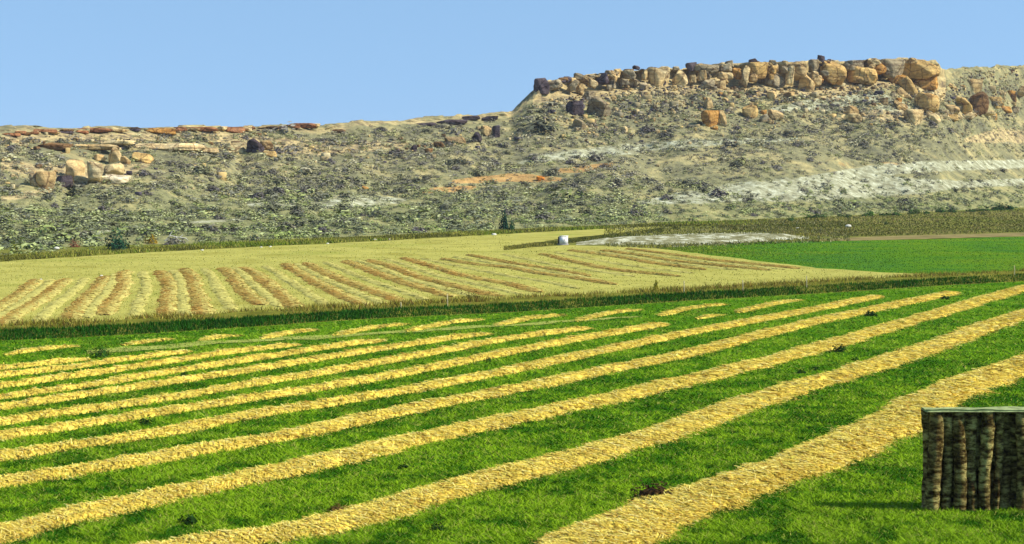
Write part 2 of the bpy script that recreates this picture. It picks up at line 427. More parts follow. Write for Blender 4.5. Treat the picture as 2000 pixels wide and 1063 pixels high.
def put_rock(name, cat, label, u, v, w, h, col, kind='b', tilt=0.0, group=None, depth=None, lift=.0):
    P = on_hill(u, v + h * .5)
    if 1065 < u < 1842 and v + h * .5 < v_foot(u) + 2:      # stacked in front of the recessed cliff
        k = np.clip((v_foot(u) - v - h * .5) / (v_foot(u) - v_rim(u)), 0, 1)
        P = at_depth(u, v + h * .5, d_foot(u) - .5 + 1.5 * k)
    s = P[1] / F_PX
    if 1065 < u < 1842 and 'knob' not in label and 'top edge' not in label: h = min(h, max(6, 2 * (v + h * .5 - v_rim(u) - 1) / 2))
    meshes = {'r': ROUND, 'b': BLOCK, 's': SLAB, 'h': HOLLOW}[kind]
    n_rock[0] += 1
    o = link(name, meshes[n_rock[0] % len(meshes)])
    wm, hm = w * s, h * s
    dm = depth if depth else (.75 * max(min(wm, 2.2 * hm), hm) + .2 * wm)
    o.scale = (wm * 1.06, dm, hm * 1.22)
    o.location = (P[0], P[1] + dm * .28, P[2] - hm * .16 + lift)
    rz = 0 if (kind == 'h' or w > 40 or tilt) else float(rng.uniform(-.5, .5))
    o.rotation_euler = (0, math.radians(tilt), rz)
    k = rng.uniform(1.05, 1.5)
    o.color = (col[0] * k, col[1] * k, col[2] * k, 1)
    return tag(o, label, cat, group)
G_CAP = "sandstone blocks along the mesa rim"; G_TAL = "boulders on the mesa slope"; G_LEFT = "rock outcrops on the left hillside"; G_RIM = "low ledges along the left skyline"
big = [
 # u, v, w, h, colour, kind, tilt, label
 (1288, 149, 42, 38, CREAM, 'b', 0, "large cream block beside a deep shadow near the left end of the mesa rim"),
 (1330, 153, 27, 28, CREAM, 'b', 0, "squarish cream block just right of the large cream rim block"),
 (1378, 132, 54, 18, GREY, 's', 0, "long flat grey slab lying on the mesa top edge"),
 (1417, 130, 28, 16, GREY, 'b', 0, "small grey cap block right of the long flat slab"),
 (1386, 165, 32, 24, GREY, 'r', 0, "grey triangular boulder below the long flat slab"),
 (1414, 151, 26, 20, TAN, 'r', 0, "tan boulder in the pile left of the thin leaning slab"),
 (1449, 148, 15, 38, CREAM, 's', 14, "thin pale slab leaning upright between two deep shadows on the rim"),
 (1482, 134, 36, 32, YEL, 'b', 0, "bright yellow block on the rim right of the thin leaning slab"),
 (1511, 130, 27, 25, TAN, 'r', 0, "tan round block next to the bright yellow rim block"),
 (1512, 156, 46, 31, GREY, 'r', 0, "large rounded grey boulder under the rim blocks"),
 (1542, 146, 15, 32, CREAM, 'b', 6, "tall narrow cream stone right of the rounded grey boulder"),
 (1562, 141, 27, 25, TAN, 'r', 0, "round tan boulder ringed by shadow in the rim"),
 (1575, 163, 34, 34, TAN, 'h', 0, "undercut tan boulder with a dark hollow beneath it"),
 (1556, 124, 32, 14, TAN, 'b', 0, "low tan cap block above the round ringed boulder"),
 (1590, 127, 19, 20, GREY, 'b', 0, "small grey cap block left of the dark knob"),
 (1604, 117, 16, 18, DARK, 'r', 0, "dark rounded knob standing up on the mesa skyline"),
 (1630, 138, 48, 46, YEL, 'b', 0, "big yellow pink block with a black shadow on its left in the rim"),
 (1670, 123, 34, 26, GREY, 'b', 0, "grey tan cap block right of the big yellow pink block"),
 (1685, 150, 60, 34, YEL, 's', 12, "broad wedge shaped yellow block sloping down right under the cap"),
 (1708, 120, 26, 15, CREAM, 'b', 0, "small cream cap block above the wedge shaped block"),
 (1714, 134, 34, 18, ORG, 's', 0, "orange slab tucked between the wedge block and the cap"),
 (1744, 131, 50, 34, GREY, 'b', 0, "grey tan overhanging cap block left of the great end block"),
 (1801, 131, 74, 37, YEL, 'b', 0, "great yellow cap block at the sheer right end of the mesa"),
 (1757, 154, 40, 20, ORG, 'b', 0, "orange rock under the overhanging grey tan cap"),
 (1806, 158, 56, 28, ORG, 'b', 0, "orange rock under the great end block"),
 (1792, 170, 22, 46, YEL, 's', -28, "long yellow slab leaning against the cliff below the end block"),
 (1778, 181, 16, 30, TAN, 's', -42, "short tan slab leaning left of the long yellow slab"),
 (1812, 203, 46, 42, YEL, 'r', 0, "huge round yellow boulder above a curved shadow below the cliff"),
 (1787, 229, 36, 28, CREAM, 'b', 0, "cream boulder below and left of the huge round boulder"),
 (1824, 231, 28, 20, CREAM, 'b', 0, "low cream boulder below the huge round boulder"),
 (1756, 205, 30, 12, TAN, 's', 30, "narrow tan slab tilted down the pale talus"),
 (1728, 198, 15, 13, TAN, 'b', 0, "small tan rock with a black left side on the pale talus"),
 (1662, 216, 26, 18, TAN, 'b', 0, "tan rock at the left edge of the pale talus"),
 (1671, 231, 28, 18, CREAM, 'b', 0, "cream rock low on the pale talus"),
 (1909, 201, 48, 42, BROWN, 'r', 0, "big dark brown boulder on the slope right of the mesa end"),
 (1903, 168, 36, 25, TAN, 'b', 0, "pinkish tan boulder above the big dark brown boulder"),
 (1875, 203, 44, 26, YEL, 'h', 22, "curved yellow slab over a dark crack left of the dark brown boulder"),
 (1862, 214, 28, 18, TAN, 'b', 0, "tan rock under the curved yellow slab"),
 (1843, 222, 22, 14, CREAM, 'b', 0, "cream rock between the huge round boulder and the curved slab"),
 (1926, 222, 36, 10, CREAM, 's', 0, "flat cream slab at the foot of the dark brown boulder"),
 (1888, 226, 34, 12, CREAM, 's', 0, "flat pale slab below the curved yellow slab"),
 (1858, 230, 30, 12, YEL, 's', 0, "low yellow slab at the bottom of the right hand boulder field"),
 (1945, 200, 24, 20, YEL, 'b', 0, "yellow pitted rock just right of the dark brown boulder"),
 (1963, 189, 11, 24, CREAM, 's', -15, "narrow cream slab standing near the right edge"),
 (1990, 179, 15, 24, TAN, 's', 20, "tan slab leaning at the far right edge of the hillside"),
 (1979, 192, 15, 14, BROWN, 'b', 0, "small brown rock beside the leaning slab at far right"),
 (1963, 214, 24, 12, ORG, 's', 0, "low orange rock below the narrow cream slab at right"),
 (1058, 170, 30, 32, DARK, 'b', 0, "dark block forming the left shoulder of the mesa"),
 (1084, 163, 40, 26, GREY, 's', -12, "broad grey slab on the shoulder of the mesa"),
 (1110, 163, 14, 32, GREY, 's', 32, "leaning grey slab beside a dark cleft near the shoulder"),
 (1146, 152, 24, 18, TAN, 'b', 0, "tan rim rock left of the dark cleft on the mesa shoulder"),
 (1157, 162, 19, 17, CREAM, 'b', 0, "small cream rock below the first tan rim rock"),
 (1178, 152, 24, 20, DARK, 'b', 0, "dark rim block between two cream ones near the shoulder"),
 (1198, 145, 26, 15, CREAM, 'r', 0, "smooth cream rim rock right of the dark rim block"),
 (1231, 146, 28, 18, GREY, 'b', 0, "grey rim block under the skyline knob"),
 (1259, 145, 11, 18, CREAM, 'b', 0, "thin cream stone left of the large cream rim block"),
 (1238, 160, 24, 15, GREY, 'h', 0, "small hollow grey rock under the grey rim block"),
 (1243, 132, 15, 8, DARK, 'r', 0, "little dark knob on the skyline left of the mesa"),
 (1168, 209, 50, 42, GREY, 'h', 0, "big hollow boulder with a pale curved lip on the left mesa slope"),
 (1124, 211, 32, 26, DARK, 'b', 0, "dark boulder left of the big hollow boulder"),
 (1130, 242, 28, 22, GREY, 'h', 0, "grey boulder with a dark hollow below the dark boulder"),
 (1220, 254, 14, 13, CREAM, 'b', 0, "small cream rock at the foot of the left mesa slope"),
 (1464, 218, 36, 26, YEL, 'r', 0, "rounded bright yellow boulder alone in mid slope under the mesa"),
 (1388, 232, 34, 30, ORG, 'b', 0, "blocky orange boulder left of the bright yellow mid slope boulder"),
 (1409, 231, 20, 30, TAN, 'b', 0, "tan upright rock touching the blocky orange boulder"),
 (1516, 225, 28, 20, TAN, 'b', 0, "tan boulder right of the bright yellow mid slope boulder"),
 (1491, 231, 20, 16, GREY, 'r', 0, "grey rock between the yellow and tan mid slope boulders"),
 (1383, 202, 14, 22, TAN, 'b', 0, "upright tan rock above the blocky orange boulder"),
 (1509, 187, 19, 17, TAN, 'b', 0, "tan rock with a dark left face under the rounded grey boulder"),
 (1540, 186, 24, 12, TAN, 's', 0, "flat tan rock right of the rock with a dark face"),
]
for (u, v, w, h, c, k, t, lab) in big:
    cap = v < 172 and 1040 < u < 1845
    put_rock("boulder" if k != 's' else "rock_slab", "rock", lab, u, v, w, h, c, k, t, G_CAP if cap else G_TAL, depth=5.0 if w > 70 else None)
left = [
 (87, 353, 32, 30, TAN, 'b', 0, "tan block with a grey left face at the left of the lower outcrop"),
 (66, 350, 15, 26, GREY, 'b', 0, "narrow grey block at the left end of the lower outcrop"),
 (147, 336, 23, 40, TAN, 'b', 0, "tall tan pillar above a black hollow in the left outcrop"),
 (125, 354, 26, 18, DARK, 'b', 0, "dark low rock left of the tall tan pillar"),
 (159, 353, 30, 17, CREAM, 'b', 0, "cream block at the foot of the tall tan pillar"),
 (183, 337, 32, 38, CREAM, 'r', 0, "big rounded cream boulder right of the tall tan pillar"),
 (224, 331, 36, 24, CREAM, 'r', 0, "rounded cream boulder above the white slab of the left outcrop"),
 (219, 349, 52, 17, (.72, .66, .46), 's', 0, "whitest long slab at the bottom of the left outcrop"),
 (224, 303, 19, 26, TAN, 'b', 0, "tan upright rock with a black crack above the left outcrop"),
 (243, 313, 18, 15, TAN, 'h', 0, "small hollow tan rock right of the rock with a black crack"),
 (275, 308, 34, 15, YEL, 's', 8, "yellow sloping slab at the upper right of the left outcrop"),
 (192, 308, 18, 11, TAN, 'b', 0, "small tan rock left of the rock with a black crack"),
 (105, 285, 54, 13, BROWN, 's', 0, "dark overhanging ledge at the left end of the middle ledge line"),
 (180, 288, 92, 10, TAN, 's', 0, "long thin tan ledge above the left outcrop"),
 (224, 280, 62, 10, CREAM, 's', 0, "cream ledge above the long thin tan ledge"),
 (330, 287, 112, 12, CREAM, 's', 0, "longest cream ledge in the middle ledge line"),
 (396, 294, 52, 9, TAN, 's', 0, "tan ledge at the right end of the middle ledge line"),
 (458, 289, 36, 17, CREAM, 'b', 0, "cream rock left of the dark notch"),
 (496, 285, 30, 26, DARK, 'h', 0, "dark notched rock under the left skyline"),
 (520, 284, 22, 16, TAN, 'b', 0, "tan rock right of the dark notch"),
 (527, 301, 20, 10, YEL, 's', 0, "small yellow slab below the dark notch"),
 (27, 280, 14, 10, CREAM, 'b', 0, "small cream rock at the far left under the skyline"),
 (932, 268, 17, 19, DARK, 'b', 0, "dark rock in the ledge left of the mesa"),
 (951, 256, 22, 20, TAN, 'b', 0, "tan column like rocks left of the mesa foot"),
 (969, 257, 15, 22, DARK, 'b', 0, "dark upright rock right of the tan column rock"),
 (889, 274, 38, 14, TAN, 's', 0, "tan ledge leading down left from the mesa"),
 (858, 283, 22, 11, BROWN, 'b', 0, "brown rock left of the tan descending ledge"),
 (808, 290, 13, 13, DARK, 'b', 0, "small dark rock at the left end of the descending ledge"),
 (838, 294, 16, 8, BROWN, 'b', 0, "small low brown rock between the dark rock and the ledge"),
 (712, 367, 14, 7, ORG, 'b', 0, "small orange rock on the middle of the sage hillside"),
 (1056, 349, 16, 9, (.5, .2, .04), 'b', 0, "rust coloured rock at the right end of the orange bare patch"),
]
for (u, v, w, h, c, k, t, lab) in left:
    if u < 540: w *= 1.2; h *= 1.12; c = tuple(q * (1.25 if c not in (DARK, BROWN) else 1) for q in c)
    put_rock("boulder" if k != 's' else "rock_ledge", "rock", lab, u, v, w, h, c, k, t, G_LEFT)
rim = [(80, 256, 64, 7, RED), (129, 255, 26, 8, BROWN), (182, 255, 72, 9, RED), (228, 256, 30, 7, TAN), (262, 252, 24, 7, BROWN), (311, 257, 64, 12, ORG), (352, 254, 26, 8, RED), (392, 253, 72, 9, RED), (432, 252, 22, 10, CREAM), (459, 254, 36, 12, RED), (482, 252, 20, 12, CREAM), (531, 249, 28, 7, BROWN), (593, 246, 54, 10, RED), (612, 246, 26, 9, CREAM), (661, 256, 26, 7, BROWN), (40, 259, 30, 6, RED)]
for i, (u, v, w, h, c) in enumerate(rim):
    cn = {RED: "reddish", BROWN: "dark brown", TAN: "tan", ORG: "thick orange", CREAM: "pale cream"}[c]
    put_rock("rock_ledge", "rock ledge", f"{cn} ledge on the left skyline, number {i + 1} of sixteen counted from the left edge" if False else f"{cn} rock ledge along the left skyline above the tan slope", u, v, w, h, c, 's', 0, G_RIM)
for (u, v, w, h, lab) in [(882, 238, 62, 11, "long dark ledge on the skyline left of the mesa"), (921, 231, 38, 9, "dark ledge on the skyline nearest the mesa shoulder"), (957, 232, 32, 10, "short dark ledge below the skyline at the mesa shoulder"), (832, 243, 40, 6, "thin dark ledge on the skyline farthest left of the mesa")]:
    put_rock("rock_ledge", "rock ledge", lab, u, v, w, h, DARK, 's', -3, "dark ledges left of the mesa")
for i in range(22):
    u = 14 + 28 * i + float(rng.uniform(-8, 8))
    put_rock("rock_ledge", "rock ledge", "thin broken ledge of the reddish rim along the left skyline", u, float(v_rim(u)) + rng.uniform(3, 7), float(rng.uniform(16, 42)), float(rng.uniform(4, 7)), [RED, BROWN, RED, TAN, DARK][i % 5], 's', 0, "thin ledges along the left skyline")
# filler blocks between the big ones
pal = [TAN, CREAM, GREY, TAN, YEL, GREY, ORG]
for i in range(36):
    u = rng.uniform(1075, 1760); f_, r_ = v_foot(u), v_rim(u)
    v = rng.uniform(r_ + 3, f_ + 2); w = rng.uniform(9, 22)
    put_rock("boulder", "rock", "small sandstone block wedged among the larger blocks of the mesa rim", u, v, w, w * rng.uniform(.6, 1.1), pal[i % 7] if u > 1300 else [GREY, TAN, DARK, GREY][i % 4], 'b', 0, "small blocks filling the mesa rim")  # dark-coloured ones toward the left stand in for shaded recesses
for i in range(46):
    u = rng.uniform(1075, 1790); v = v_rim(u) + rng.uniform(0, 6); w = rng.uniform(7, 22)
    put_rock("boulder", "rock", "small weathered rock along the uneven top edge of the mesa", u, v, w, w * rng.uniform(.35, .8), [GREY, TAN, BROWN, GREY, TAN, DARK][i % 6], 'b', float(rng.uniform(-12, 12)), "small rocks on the mesa top edge")
for i in range(120):
    if i < 75: u = rng.uniform(1120, 1760); v = rng.uniform(v_foot(u) + 4, I(u, [1100, 1400, 1760], [262, 255, 246])); w = rng.uniform(5, 12)
    else: u = rng.uniform(1740, 1990); v = rng.uniform(I(u, [1740, 1840, 1990], [175, 165, 178]), 232); w = rng.uniform(6, 15)
    c = pal[i % 7] if u > 1330 else [GREY, TAN, GREY][i % 3]
    put_rock("boulder", "rock", "small rock scattered on the talus below the mesa cliff", u, v, w, w * rng.uniform(.55, 1.0), c, 'b', float(rng.uniform(-25, 25)), "small rocks on the talus")
for i in range(26):
    u = rng.uniform(20, 420); v = rng.uniform(272, 300) if i % 2 else rng.uniform(330, 362)
    if i % 2 == 0: u = rng.uniform(20, 250)
    w = rng.uniform(6, 13)
    put_rock("boulder", "rock", "small tan rock beside the outcrops of the left hillside", u, v, w, w * .6, [TAN, CREAM, BROWN][i % 3], 'b', 0, "small rocks at the left outcrops")
# rubble too fine to count
def scatter(name, base_v, base_f, P, sc, rot, cols, mat, kind="stuff", smooth=False, colvar=None):
    n, m = len(P), len(base_v)
    c, s = np.cos(rot)[:, None], np.sin(rot)[:, None]
    bx, by, bz = base_v[:, 0][None], base_v[:, 1][None], base_v[:, 2][None]
    V = np.stack([(bx * c - by * s) * sc[:, 0:1], (bx * s + by * c) * sc[:, 1:2], bz * sc[:, 2:3] + 0 * c], -1) + P[:, None, :]
    Fc = (base_f[None] + (np.arange(n) * m)[:, None, None]).reshape(-1, base_f.shape[1])
    C = np.repeat(cols[:, None, :], m, 1)
    if colvar is not None: C = C * colvar[None, :, None]
    return tag(link(name, mesh_np(name, V.reshape(-1, 3), Fc, mat, C.reshape(-1, 3), smooth)), kind=kind)
rb = IV2 * (1 + .5 * n3(IV2, 2.0, 4)[:, None]); rb = np.clip(rb, -.62, .6)
nr = 3300
uu = np.concatenate([rng.uniform(1060, 1990, nr), rng.uniform(0, 560, 420), rng.uniform(560, 1060, 260)])
vv = []
for u in uu:
    if u > 1060: vv.append(v_foot(u) + abs(rng.normal()) * I(u, [1060, 1400, 1850, 2000], [42, 46, 42, 55]))
    elif u < 560: vv.append(rng.choice([rng.normal(288, 7), rng.normal(340, 14), rng.normal(256, 5)]))
    else: vv.append(rng.normal(I(u, [560, 800, 1060], [300, 292, 255]), 12))
PT = np.array([on_hill(u, v) for u, v in zip(uu, vv)])
PT = PT[(np.abs(project(PT)[1] - np.array(vv)) < 3) & (np.array(vv) > v_rim(uu) + 4)]      # only stones that rest on the slope
sz = (rng.uniform(1.0, 1.0, len(PT)) * np.exp(rng.normal(-.1, .55, len(PT)))) * .19
PT[:, 2] += sz * .25
cc = np.array([TAN, CREAM, GREY, YEL, BROWN, DARK])[rng.integers(0, 6, len(PT))] * rng.uniform(.5, 1.0, (len(PT), 1))
scatter("rubble", rb, IF2, PT, sz[:, None] * rng.uniform(.6, 1.5, (len(PT), 3)) * np.array([1, 1, .75]), rng.uniform(0, 6.3, len(PT)), cc, m_attr("rubble_stone"))

# ------------------------------------------------------------------ vegetation builders
def leaf_cloud(r, n, size, shape=None):
    """n small leaf faces filling a dome-like volume of unit size; returns verts, faces and a tone per vertex"""
    d = r.normal(size=(n, 3)); d /= np.linalg.norm(d, axis=1)[:, None]; d[:, 2] = np.abs(d[:, 2])
    rad = r.uniform(.45, 1.0, n) ** .6
    ang = np.arctan2(d[:, 1], d[:, 0])
    rad = rad * (1 + .28 * np.sin(3 * ang + r.uniform(0, 6)) + .18 * np.sin(7 * ang + 4 * d[:, 2]))
    c = d * rad[:, None]
    if shape is not None: c = shape(c)
    nn_ = d + np.array([0, 0, .7]) + r.normal(0, .45, (n, 3)); a = np.cross(nn_, r.normal(size=(n, 3))); a /= np.linalg.norm(a, axis=1)[:, None]
    b = np.cross(nn_, a); b /= np.linalg.norm(b, axis=1)[:, None]
    s = size * r.uniform(.6, 1.4, (n, 1))
    V = np.stack([c - a * s, c + b * s * .55, c + a * s, c - b * s * .55], 1).reshape(-1, 3)
    V[:, 2] = np.maximum(V[:, 2], 0)
    return V, np.arange(4 * n).reshape(-1, 4), np.repeat(r.uniform(.6, 1.35, n), 4)

def branches(r, n, reach, h0, h1, rad):
    """a few tapered stems as one mesh"""
    V, Fc = [], []
    for k in range(n):
        a = r.uniform(0, 6.28); e = np.array([math.cos(a) * reach * r.uniform(.3, 1), math.sin(a) * reach * r.uniform(.3, 1), h1 * r.uniform(.75, 1)])
        m_ = np.array([e[0] * .35, e[1] * .35, h1 * .5]); pts = [np.array([0, 0, h0]), m_, e]
        base = len(V) * 1
        for j, p in enumerate(pts):
            w = rad * (1 - .4 * j)
            for q in range(5): V.append(p + w * np.array([math.cos(q * 1.2566), math.sin(q * 1.2566), 0]))
        for j in range(2):
            for q in range(5): Fc.append([base + j * 5 + q, base + j * 5 + (q + 1) % 5, base + j * 5 + 5 + (q + 1) % 5, base + j * 5 + 5 + q])
    return np.array(V), np.array(Fc)

M_BARK = m_solid("grey_brown_bark", (.10, .075, .05), .4, 8)

def shrub(name, cat, label, P, w, h, col, n=420, leaf=.085, shape=None, group=None, seed=1, stem=True, trunk="stem", crown="foliage"):
    r = np.random.default_rng(seed)
    root = tag(empty(name, P), label, cat, group)
    V, Fc, t = leaf_cloud(r, n, leaf, shape)
    link(crown, mesh_np(crown, V * np.array([w / 2, w / 2, h]), Fc, M_LEAF, np.array(col)[None] * t[:, None]), root)
    if stem:
        V, Fc = branches(r, 5, w * .22, -.05, h * .7, max(.02, w * .022))
        link(trunk, mesh_np(trunk, V, Fc, M_BARK), root)
    return root

# sagebrush on the hillside: the 300 largest as things, the rest as ground cover
def sage_pts(n, r, umin=-160, umax=2160):
    out = []
    while len(out) < n:
        u = r.uniform(umin, umax); t = r.uniform(0, 1) ** 1.0
        row = int(t * (NR1 - 1)); c = int(np.clip(round((u - UC[0]) / 4), 0, NCL - 1))
        P = HP[row, c]; k = row * NCL + c
        dens = .25 + 1.1 * np.clip((fbm(P[0] * .09, P[1] * .07) - .36) * 3.2, 0, 1)
        dens *= (1 - .62 * hc[k, 0]) * (1 - .8 * hc[k, 1]) * (1 - .55 * hc[k, 2])
        if t < .03: dens *= .5
        if t > .975: continue
        if P[2] > 9 and u > 1000: dens += .35 + .5 * (u < 1300) + .4 * (t > .6)
        if r.random() < dens: out.append((P[0] + r.uniform(-.4, .4), P[1] + r.uniform(-.4, .4), P[2] - .05))
    return np.array(out)
r5 = np.random.default_rng(55)
def sage_cols(n, r, z):
    a = np.array([(.35, .335, .175), (.36, .335, .205), (.20, .185, .145), (.26, .27, .11), (.125, .118, .098)])[r.integers(0, 5, n)]
    a = 1.12 * a * (1 + np.clip(1 - z / 5, 0, 1)[:, None] * np.array([-.16, .0, -.28]))      # greener brush low on the slope
    return a * r.uniform(.6, 1.2, (n, 1))
NS = 27000
SPT = sage_pts(NS, r5)
qu, qv = project(SPT)                                # brush keeps clear of the bushes and dead wood at the hill foot
clear = np.zeros(NS, bool)
for (a_, b_, c_, d_) in [(122, 462, 170, 500), (195, 452, 268, 506), (272, 462, 322, 496), (308, 448, 380, 496), (960, 424, 1022, 466), (480, 446, 506, 480)]:
    clear |= (qu > a_) & (qu < c_) & (qv > b_ + 12) & (qv < d_)
SPT = SPT[~clear]; NS = len(SPT)
lv, lf, lt = leaf_cloud(np.random.default_rng(9), 42, .24)
ss = np.exp(r5.normal(0, .45, NS)) * .25
fade = np.clip(1.5 - (SPT[:, 1] - 150) / 400, .7, 1.2)
scatter("sagebrush_cover", lv, lf, SPT, np.stack([ss * 1.15, ss * 1.15, ss * 1.0], -1), r5.uniform(0, 6.3, NS), sage_cols(NS, r5, SPT[:, 2]), M_LEAF, colvar=lt)
protos = []
for s in range(5):
    V, Fc, t = leaf_cloud(np.random.default_rng(70 + s), 230, .2)
    base = np.array([(.14, .13, .105), (.16, .15, .105), (.14, .145, .08), (.14, .125, .115), (.12, .125, .08)][s])
    protos.append(mesh_np("sagebrush", V * np.array([.5, .5, .72]), Fc, M_LEAF, base[None] * t[:, None]))
BP = sage_pts(230, np.random.default_rng(21), 5, 1995)
for i, P in enumerate(BP):
    o = link("sagebrush", protos[i % 5]); o.location = P; k = float(np.exp(r5.normal(.1, .3)))
    o.scale = (1.35 * k, 1.25 * k, .7 * k); o.rotation_euler = (0, 0, float(r5.uniform(0, 6.3)))
    tag(o, "dark grey green sagebrush clump, larger than the brush around it on the hillside", "shrub", "larger sagebrush clumps on the hillside")

# ------------------------------------------------------------------ named shrubs and the juniper
def ground_at(u, v): return Vector(on_ground(u, v))
def px(u, v): return float(on_ground(u, v)[1]) / F_PX
def cone(c):
    c = c.copy(); k = 1 - .72 * np.clip(c[:, 2], 0, 1); c[:, 0] *= k; c[:, 1] *= k; return c
P = ground_at(985, 451); s = px(985, 451)
shrub("juniper_tree", "tree", "dark green pointed juniper standing alone at the foot of the hill", P, 22 * s, 36 * s, (.02, .055, .03), 700, .12, cone, None, 5, trunk="trunk", crown="crown")
P = ground_at(998, 451)
shrub("juniper_shrub", "shrub", "low dark green bush touching the right side of the pointed juniper", P, 17 * s, 19 * s, (.025, .075, .03), 400, .14, None, None, 6)
P = ground_at(230, 491); s = px(230, 491)
shrub("juniper_shrub", "shrub", "wide dark green bush at the edge of the stubble below the pale streak", P, 48 * s, 36 * s, (.020, .065, .032), 800, .10, None, None, 7)
P = Vector(on_hill(145, 487)); s = P.y / F_PX
shrub("red_bush", "shrub", "small rusty red bush at the left foot of the hill", P, 22 * s, 18 * s, (.20, .07, .035), 300, .13, None, None, 8)
P = Vector(on_hill(295, 476)); s = P.y / F_PX
shrub("autumn_bush", "shrub", "orange yellow bush right of the wide dark green bush", P, 28 * s, 18 * s, (.26, .17, .01), 320, .12, None, None, 9)
for (u, v, w, h, c, lab) in [
    (493, 462, 16, 13, (.03, .06, .045), "small dark bush on the hill foot between the dead branches and the juniper"),
    (1545, 432, 16, 10, (.035, .10, .02), "small green bush at the left end of the far green hedge line"),
    (1700, 417, 15, 12, (.04, .12, .012), "round green bush in the far hedge line under the white clay"),
    (1600, 418, 34, 7, (.03, .075, .012), "low dark green bush left of the round green bush in the far hedge line"),
    (1790, 410, 20, 9, (.03, .07, .012), "low green bush right of the round one in the far hedge line"),
    (1840, 409, 30, 8, (.028, .07, .012), "broad low bush in the middle of the right part of the far hedge line"),
    (1955, 406, 56, 12, (.014, .05, .010), "longest dark bush at the right end of the far hedge line"),
    (1655, 426, 10, 8, (.04, .08, .015), "small dark weed in the brown pasture under the hedge line"),
    (1730, 439, 9, 7, (.04, .08, .02), "tiny dark weed in the brown pasture above the field track"),
    (1320, 447, 14, 6, (.05, .06, .012), "dark weed above the bare pale bank"),
    (1920, 420, 12, 8, (.07, .085, .02), "olive weed in the pasture under the longest dark bush")]:
    v = max(v, float(v_base(u)) + 2.5); P = ground_at(u, v); s = px(u, v)
    shrub("green_bush", "shrub", lab, P, w * s, h * s, c, 240, .15, None, "bushes along the far field edge", int(u))

for i in range(15):
    u = 1580 + 28 * i + float(r5.uniform(-9, 9)); v = float(v_base(u)) + r5.uniform(2, 5); P = ground_at(u, v); s = px(u, v)
    shrub("green_bush", "shrub", "low dark green bush in the thin far hedge line under the white clay slope", P, float(r5.uniform(16, 34)) * s, float(r5.uniform(5, 9)) * s, (.03, .075, .014), 160, .2, None, "low bushes of the far hedge line", 400 + i)

# ditch plants
P = ground_at(1281, 577); s = px(1281, 577)
shrub("yellow_bush", "shrub", "yellow green upright weed sticking out of the ditch bank", P + Vector((0, 0, .2)), 16 * s, 24 * s, (.22, .21, .008), 260, .14, cone, None, 31)
P = ground_at(920, 600); s = px(920, 600)
shrub("dry_bush", "shrub", "dark olive mounded bush on the ditch bank at the stubble edge", P + Vector((0, .5, .15)), 42 * s, 21 * s, (.085, .085, .02), 420, .11, None, None, 32)
P = ground_at(195, 699); s = px(195, 699)
shrub("green_bush", "shrub", "dark green leafy weed patch at the end of a short windrow in the hay field", P, 40 * s, 24 * s, (.018, .065, .010), 420, .1, None, None, 33)
for i, (u, v, w, lab) in enumerate([(1846, 586, 14, "dark weed clump beside the end of the fourth windrow"), (1700, 618, 18, "dark weed clump under the fourth windrow near the right"), (100, 706, 9, "dark small weed at the left on the farthest windrow"),
    (360, 735, 12, "dark weed on the tenth windrow gap at left"), (240, 803, 11, "dark weed below the eighth windrow at left"), (285, 830, 20, "dark weed patch under the sixth windrow at left"), (365, 798, 8, "dark weed at the seventh windrow at left"), (570, 771, 14, "dark weed under the seventh windrow in the left half"), (1565, 730, 14, "left one of two dark weeds between second and third windrow"),
    (1592, 724, 12, "right one of two dark weeds between second and third windrow"), (1672, 706, 12, "dark weed touching the second windrow at right"), (1640, 688, 22, "dark green tuft between second and third windrow"), (1760, 692, 12, "dark weed under the second windrow toward the right"), (952, 707, 14, "dark weed beside the sixth windrow in the middle"),
    (368, 1025, 30, "black green tuft between the second and third windrow at bottom left"), (855, 1040, 26, "black green tuft below the second windrow at the bottom middle"), (790, 918, 18, "dark tuft between the second and third windrow in the middle"), (655, 675, 12, "dark weed at the end of the ninth windrow")]):
    P = ground_at(u, v); s = px(u, v)
    shrub("weed_clump", "weed", lab, P, w * 1.35 * s, w * .7 * s, (.016, .045, .008), 170, .2, None, "dark weeds in the hay field", 200 + i, stem=False)

# dead white branches at the hill foot
def tube(pts, r0, r1, seg=7):
    V, Fc = [], []
    pts = [np.array(p, float) for p in pts]
    for j, p in enumerate(pts):
        d = pts[min(j + 1, len(pts) - 1)] - pts[max(j - 1, 0)]; d /= np.linalg.norm(d)
        a = np.cross(d, [0.3, .9, .2]); a /= np.linalg.norm(a); b = np.cross(d, a); w = r0 + (r1 - r0) * j / (len(pts) - 1)
        for q in range(seg): V.append(p + w * (math.cos(2 * math.pi * q / seg) * a + math.sin(2 * math.pi * q / seg) * b))
    for j in range(len(pts) - 1):
        for q in range(seg): Fc.append([j * seg + q, j * seg + (q + 1) % seg, (j + 1) * seg + (q + 1) % seg, (j + 1) * seg + q])
    return np.array(V), np.array(Fc)
def joined(parts):
    V, Fc, o = [], [], 0
    for v, f in parts: V.append(v); Fc.append(f + o); o += len(v)
    return np.vstack(V), np.vstack(Fc)
M_DEAD = m_solid("bleached_dead_wood", (.46, .45, .38), .4, 6)
P = Vector(on_hill(342, 472)); s = P.y / F_PX
br = [tube([(-20 * s, -.1, 0), (-12 * s, 0, 9 * s), (-6 * s, .1, 20 * s)], .055, .035), tube([(-11 * s, 0, 12 * s), (0, .2, 9 * s), (8 * s, .3, 8 * s), (14 * s, .4, 13 * s)], .05, .03),
      tube([(0, .2, 9 * s), (6 * s, 0, 3 * s), (14 * s, -.3, 0)], .07, .05), tube([(8 * s, .2, 8 * s), (20 * s, .3, 6 * s), (24 * s, .4, 1 * s)], .06, .03), tube([(-24 * s, .2, 1 * s), (-5 * s, .3, 4 * s), (6 * s, .3, 3 * s)], .045, .03)]
